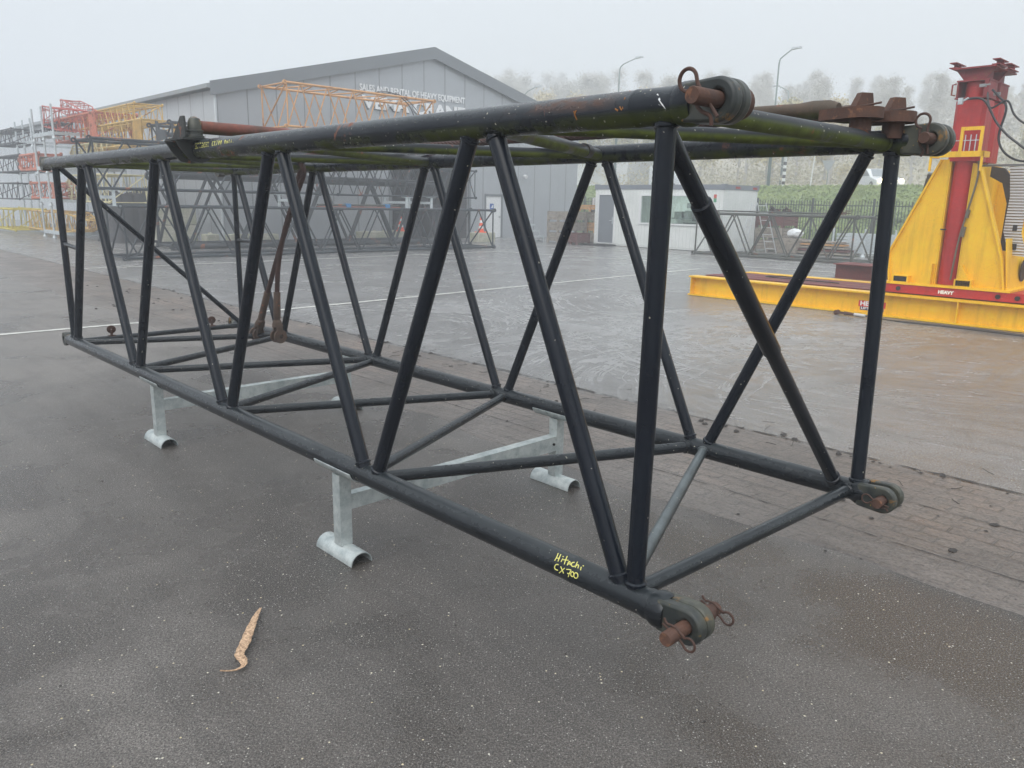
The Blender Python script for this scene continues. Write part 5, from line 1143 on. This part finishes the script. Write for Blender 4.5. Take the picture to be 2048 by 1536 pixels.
# ------------------------------------------------------------------ trees in the fog
def treem(name,c1,c2):
    t=NT(name);p=t.pos();oi=t.n('ShaderNodeObjectInfo').outputs['Random'];n1=t.noise(p,.9,3,.6)
    return t.bsdf(t.mix(t.ramp(n1,.35,.65),c1,t.mix(oi,c2,c1)),.8)
BARK=flat('grey_bark',(.42,.40,.38),.9)
def tree_proto(h,kind,seed,label):
    rnd=random.Random(seed);r=yroot('tree',90,0,0,label,'tree','trees on the foggy hillside')
    m=MB();tips=[]
    tp=[V3((0,0,-.3))];d=V3((rnd.gauss(0,.02),rnd.gauss(0,.02),1))
    for k in range(1,9):tp.append(V3((rnd.gauss(0,.012*h)*k/8,rnd.gauss(0,.012*h)*k/8,h*.93*k/8)))
    r0=h*.016+.04;m.path(tp,[max(.02,r0*(1-k/8.6)) for k in range(9)],7)
    nb=26 if kind!='bush' else 18
    for i in range(nb):
        f=rnd.uniform(.22 if kind=='bush' else .35,.97);k=f*8;i0=min(7,int(k));p=tp[i0].lerp(tp[i0+1],k-i0);az=rnd.uniform(0,6.28)
        sp={'tall':.16,'wide':.30,'bush':.36}[kind]*h*(1.15-f)*rnd.uniform(.7,1.2);ri=sp*{'tall':1.5,'wide':.75,'bush':.6}[kind]
        pts_=[p,p+V3((math.cos(az)*sp*.5,math.sin(az)*sp*.5,ri*.45)),p+V3((math.cos(az)*sp,math.sin(az)*sp,ri))]
        m.path(pts_,[.022*h*.12+.015,.03,.012],4);tips.append((pts_[1],pts_[2]))
        for q_ in range(2):
            a2=az+rnd.uniform(-.9,.9);e_=pts_[1]+V3((math.cos(a2)*sp*.5,math.sin(a2)*sp*.5,ri*.55));m.path([pts_[1],e_],[.02,.008],3);tips.append((pts_[1],e_))
    m.build('trunk',BARK,r,ang=None)
    pts=[];N={'tall':4800,'wide':5200,'bush':4500}[kind]
    for i in range(N):
        a_,b_=rnd.choice(tips);c=a_.lerp(b_,rnd.uniform(.25,1.1));s=.045*h*(.8 if kind=='tall' else 1);pts.append(c+V3((rnd.gauss(0,s),rnd.gauss(0,s),rnd.gauss(0,s*.8))))
    mt={'tall':treem('fog_pale_thin_leaves',(.50,.485,.44),(.44,.42,.38)),'wide':treem('fog_pale_autumn_leaves',(.58,.47,.24),(.48,.42,.28)),'bush':treem('fog_pale_green_leaves',(.52,.45,.24),(.33,.34,.2))}[kind]  # leaf colours paled to carry fog that the even haze leaves out
    build_raw(leafmesh(pts,.085 if kind=='tall' else .11,rnd),'crown',mt,r);return r
def place_tree(src,b,a,sc,rot,label,first=False):
    M=Matrix.Translation(Y(b,a,hz(b,a)))@Matrix.Rotation(rot,4,'Z')@Matrix.Scale(sc,4)
    if first:src.matrix_world=M;src['label']=label
    else:copy_tree(src,M,label)
protos=[tree_proto(11,'tall',1,''),tree_proto(12,'tall',2,''),tree_proto(8,'wide',3,''),tree_proto(5.5,'bush',4,''),tree_proto(13,'tall',5,'')]
LB=['thin tall beige tree half lost in the fog on the hillside','thin tall beige tree half lost in the fog on the hillside','pale yellow autumn tree on the slope beyond the road','low yellow green bushy tree right behind the road','thin tall beige tree half lost in the fog on the hillside']
used=set();rr=random.Random(31)
spots=[]
for i in range(34):spots.append((rr.uniform(59,67),-14+i*2.9+rr.uniform(-1.2,1.2),rr.choice([2,3,3,0])))
for i in range(36):spots.append((rr.uniform(68,80),-14+i*3.0+rr.uniform(-1.5,1.5),rr.choice([0,2,2,1])))
for i in range(80):spots.append((rr.uniform(83,102),-14+i*1.75+rr.uniform(-2,2),rr.choice([0,1,4])))
for i in range(95):spots.append((rr.uniform(104,140),-10+i*1.7+rr.uniform(-2,2),rr.choice([0,1,4])))
for b,a,k in spots:
    df_=b*.695+a*.7186
    if df_<34:continue
    hm=(1.65+df_*(rr.uniform(.10,.14) if b<82 else rr.uniform(.14,.168))-hz(b,a))/{0:11,1:12,2:8,3:5.5,4:13}[k]
    if hm<.35:k=3;hm=max(.4,min(1.,(1.65+df_*.12-hz(b,a))/5.5))
    place_tree(protos[k],b,a,min(hm,1.35),rr.uniform(0,6.28),LB[k],k not in used);used.add(k)
# ------------------------------------------------------------------ lamps, posts, sign, cars
LP=flat('lamp_post_grey',(.22,.27,.26),.4,.3)
def lamp(b,a,top,arm,label,dirn=-1,low=True):
    z0=hz(b,a)-.1;r=yroot('street_lamp',b,a,z0,label,'street lamp','street lamps along the road')
    H_l=top-z0;MB().tube((0,0,0),(0,0,H_l*.42),.11,.09,n=12).build('pole_base',flat('dark_green_post',(.04,.08,.075),.5),r)
    MB().path([(0,0,H_l*.42),(0,0,H_l-.5),(0,dirn*.06,H_l-.2),(0,dirn*.35,H_l),(0,dirn*(arm-.55),H_l+.28)],[.06,.05,.045,.04,.035],8).build('pole',LP,r)
    m=MB();m.prism([V3((-.09,dirn*(arm-.6),H_l+.24)),V3((-.12,dirn*(arm-.2),H_l+.28)),V3((-.05,dirn*arm,H_l+.27)),V3((-.05,dirn*(arm-.02),H_l+.38)),V3((-.09,dirn*(arm-.55),H_l+.38))],(.24,0,0));m.build('lamp_head',flat('lamp_head_grey',(.42,.45,.47),.4),r)
lamp(48,26.05,11.0,1.35,'tall street lamp rising between the big boom lugs, dark green base')
lamp(48,38.8,11.8,2.0,'street lamp left of the near upper boom end')
lamp(47.5,48.3,10.6,1.8,'distant street lamp just right of the warehouse roof')
lamp(64,33.6,11.4,1.5,'small faint street lamp right behind the tall one',1)
def bpost(b,a,h,label):
    r=yroot('striped_post',b,a,hz(b,a),label,'post','black and white banded posts by the road')
    k=int(h/.2)
    for nm,mt,o_ in(('white_bands',WHITEP,0),('black_bands',BLACK,1)):
        m=MB()
        for i in range(o_,k,2):m.tube((0,0,i*.2),(0,0,(i+1)*.2),.10,n=10)
        m.build(nm,mt,r)
    MB().tube((0,0,k*.2),(0,0,k*.2+1.9),.085,n=10).build('pole',flat('pale_post',(.55,.57,.58),.5),r)
bpost(48,25.0,1.7,'black and white banded post right of the tall street lamp');bpost(48,35.2,1.8,'black and white banded post beside the white van')
r=yroot('signal_pole',48,23.2,hz(48,23.2),'plain slim white pole between banded post and road sign','pole');MB().tube((0,0,0),(0,-.15,2.6),.04,n=8).build('tube',WHITEP,r);MB().bx(-.06,.06,-.2,-.1,2.6,2.62).build('cap',WHITEP,r)
r=yroot('road_sign',48,22.15,hz(48,22.15),'back of a grey triangular give way sign on a thin post','road sign');MB().tube((0,0,0),(0,0,1.5),.03,n=8).build('post',LP,r);m=MB();m.prism([V3((-.02,.42,1.62)),V3((-.02,-.42,1.62)),V3((-.02,0,.92))],(-.02,0,0));m.build('plate',flat('sign_back',(.33,.35,.36),.5),r)
def car(b,a,label,L=4.3,Hc=1.45,van=False,lit=True,rot=0.,col=(.72,.74,.75)):
    r=yroot('van' if van else 'parked_car',b,a,2.75,label,'van' if van else 'car',None,rot)
    # local y along the road; nose toward -y
    if van:prof=[(-L/2,.35),(-L/2,1.0),(-L/2+.55,1.2),(-L/2+1.25,Hc-.08),(-L/2+1.7,Hc),(L/2-.05,Hc),(L/2,.35)]
    else:prof=[(-L/2,.3),(-L/2+.02,.7),(-L/2+1.05,.92),(-L/2+1.8,Hc-.02),(L/2-1.3,Hc),(L/2-.5,.98),(L/2,.92),(L/2,.3)]
    m=MB();m.prism([V3((-.85,y,z)) for y,z in prof],(1.7,0,0));o=m.build('body',flat('car_paint_%d'%int(col[0]*100),col,.25),r,ang=None);bv=o.modifiers.new('b','BEVEL');bv.width=.07;bv.segments=3
    WB=flat('fog_pale_car_window',(.22,.25,.27),.15)  # car body and windows coloured pale to carry the fog
    wy=[(-L/2+1.2,.98),(-L/2+1.85,Hc-.1),(L/2-1.4,Hc-.1),(L/2-.7,1.0)] if not van else [(-L/2+.75,1.25),(-L/2+1.3,Hc-.15),(-L/2+2.0,Hc-.15),(-L/2+2.0,1.2)]
    for x in(-.856,.850):
        m=MB();m.prism([V3((x,y,z)) for y,z in wy],(.006,0,0));m.build('side_window',WB,r,ang=None)
    y0,z0_,y1,z1_=(-L/2+1.08,.95,-L/2+1.78,Hc-.06) if not van else (-L/2+.58,1.24,-L/2+1.22,Hc-.14)
    nn=V3((0,-(z1_-z0_),(y1-y0))).normalized()*.012;m=MB();m.prism([V3((-.7,y0,z0_))+nn,V3((.7,y0,z0_))+nn,V3((.62,y1,z1_))+nn,V3((-.62,y1,z1_))+nn],nn);m.build('windscreen',WB,r,ang=None)
    for y in(-L/2+.8,L/2-.8):
        for x in(-.87,.70):
            w_=MB().tube((x,y,.32),(x+.17,y,.32),.32,n=20).build('wheel',BLACK,r);MB().tube((x-.006,y,.32),(x+.176,y,.32),.18,n=14).build('rim',GALVL,w_)
    if lit:
        LM=NT('lit_headlamp');em=LM.n('ShaderNodeEmission',Color=(1,.80,.45),Strength=30.);LM.l.new(em.outputs[0],LM.out.inputs[0])
    for x in(-.62,.62):MB().tube((x,-L/2-.03,.68),(x,-L/2+.03,.68),.10,n=14).build('headlight',LM.m if lit else WB,r)
    return r
car(51.2,20.4,'pale car with lit yellow headlights on the road, glimpsed by the boom diagonal',rot=R(-48))
car(52.5,36.6,'white van on the raised road beside the banded post',L=4.8,Hc=2.0,van=True,lit=False,col=(.7,.72,.73),rot=R(-25))
# far commercial shed behind crates
r=yroot('roadside_shed',60,47.,2.9,'pale roadside shed glimpsed between warehouse and office','shed')
MB().bx(0,6,0,7,0,3.2).build('walls',flat('pale_shed',(.6,.62,.62),.6),r);MB().bx(-.1,6.1,-.1,7.1,3.2,3.35).build('roof',TRIM,r)
# ------------------------------------------------------------------ haze
HZ=NT('haze_air');vol=HZ.n('ShaderNodeVolumePrincipled',Color=(.93,.96,1.0,1),Density=.0066,Anisotropy=.15);HZ.l.new(vol.outputs[0],HZ.out.inputs['Volume'])
m=MB();m.bx(-225,225,-70,225,-1.0,34);o=m.build('haze',HZ.m,ang=None,kind='stuff')
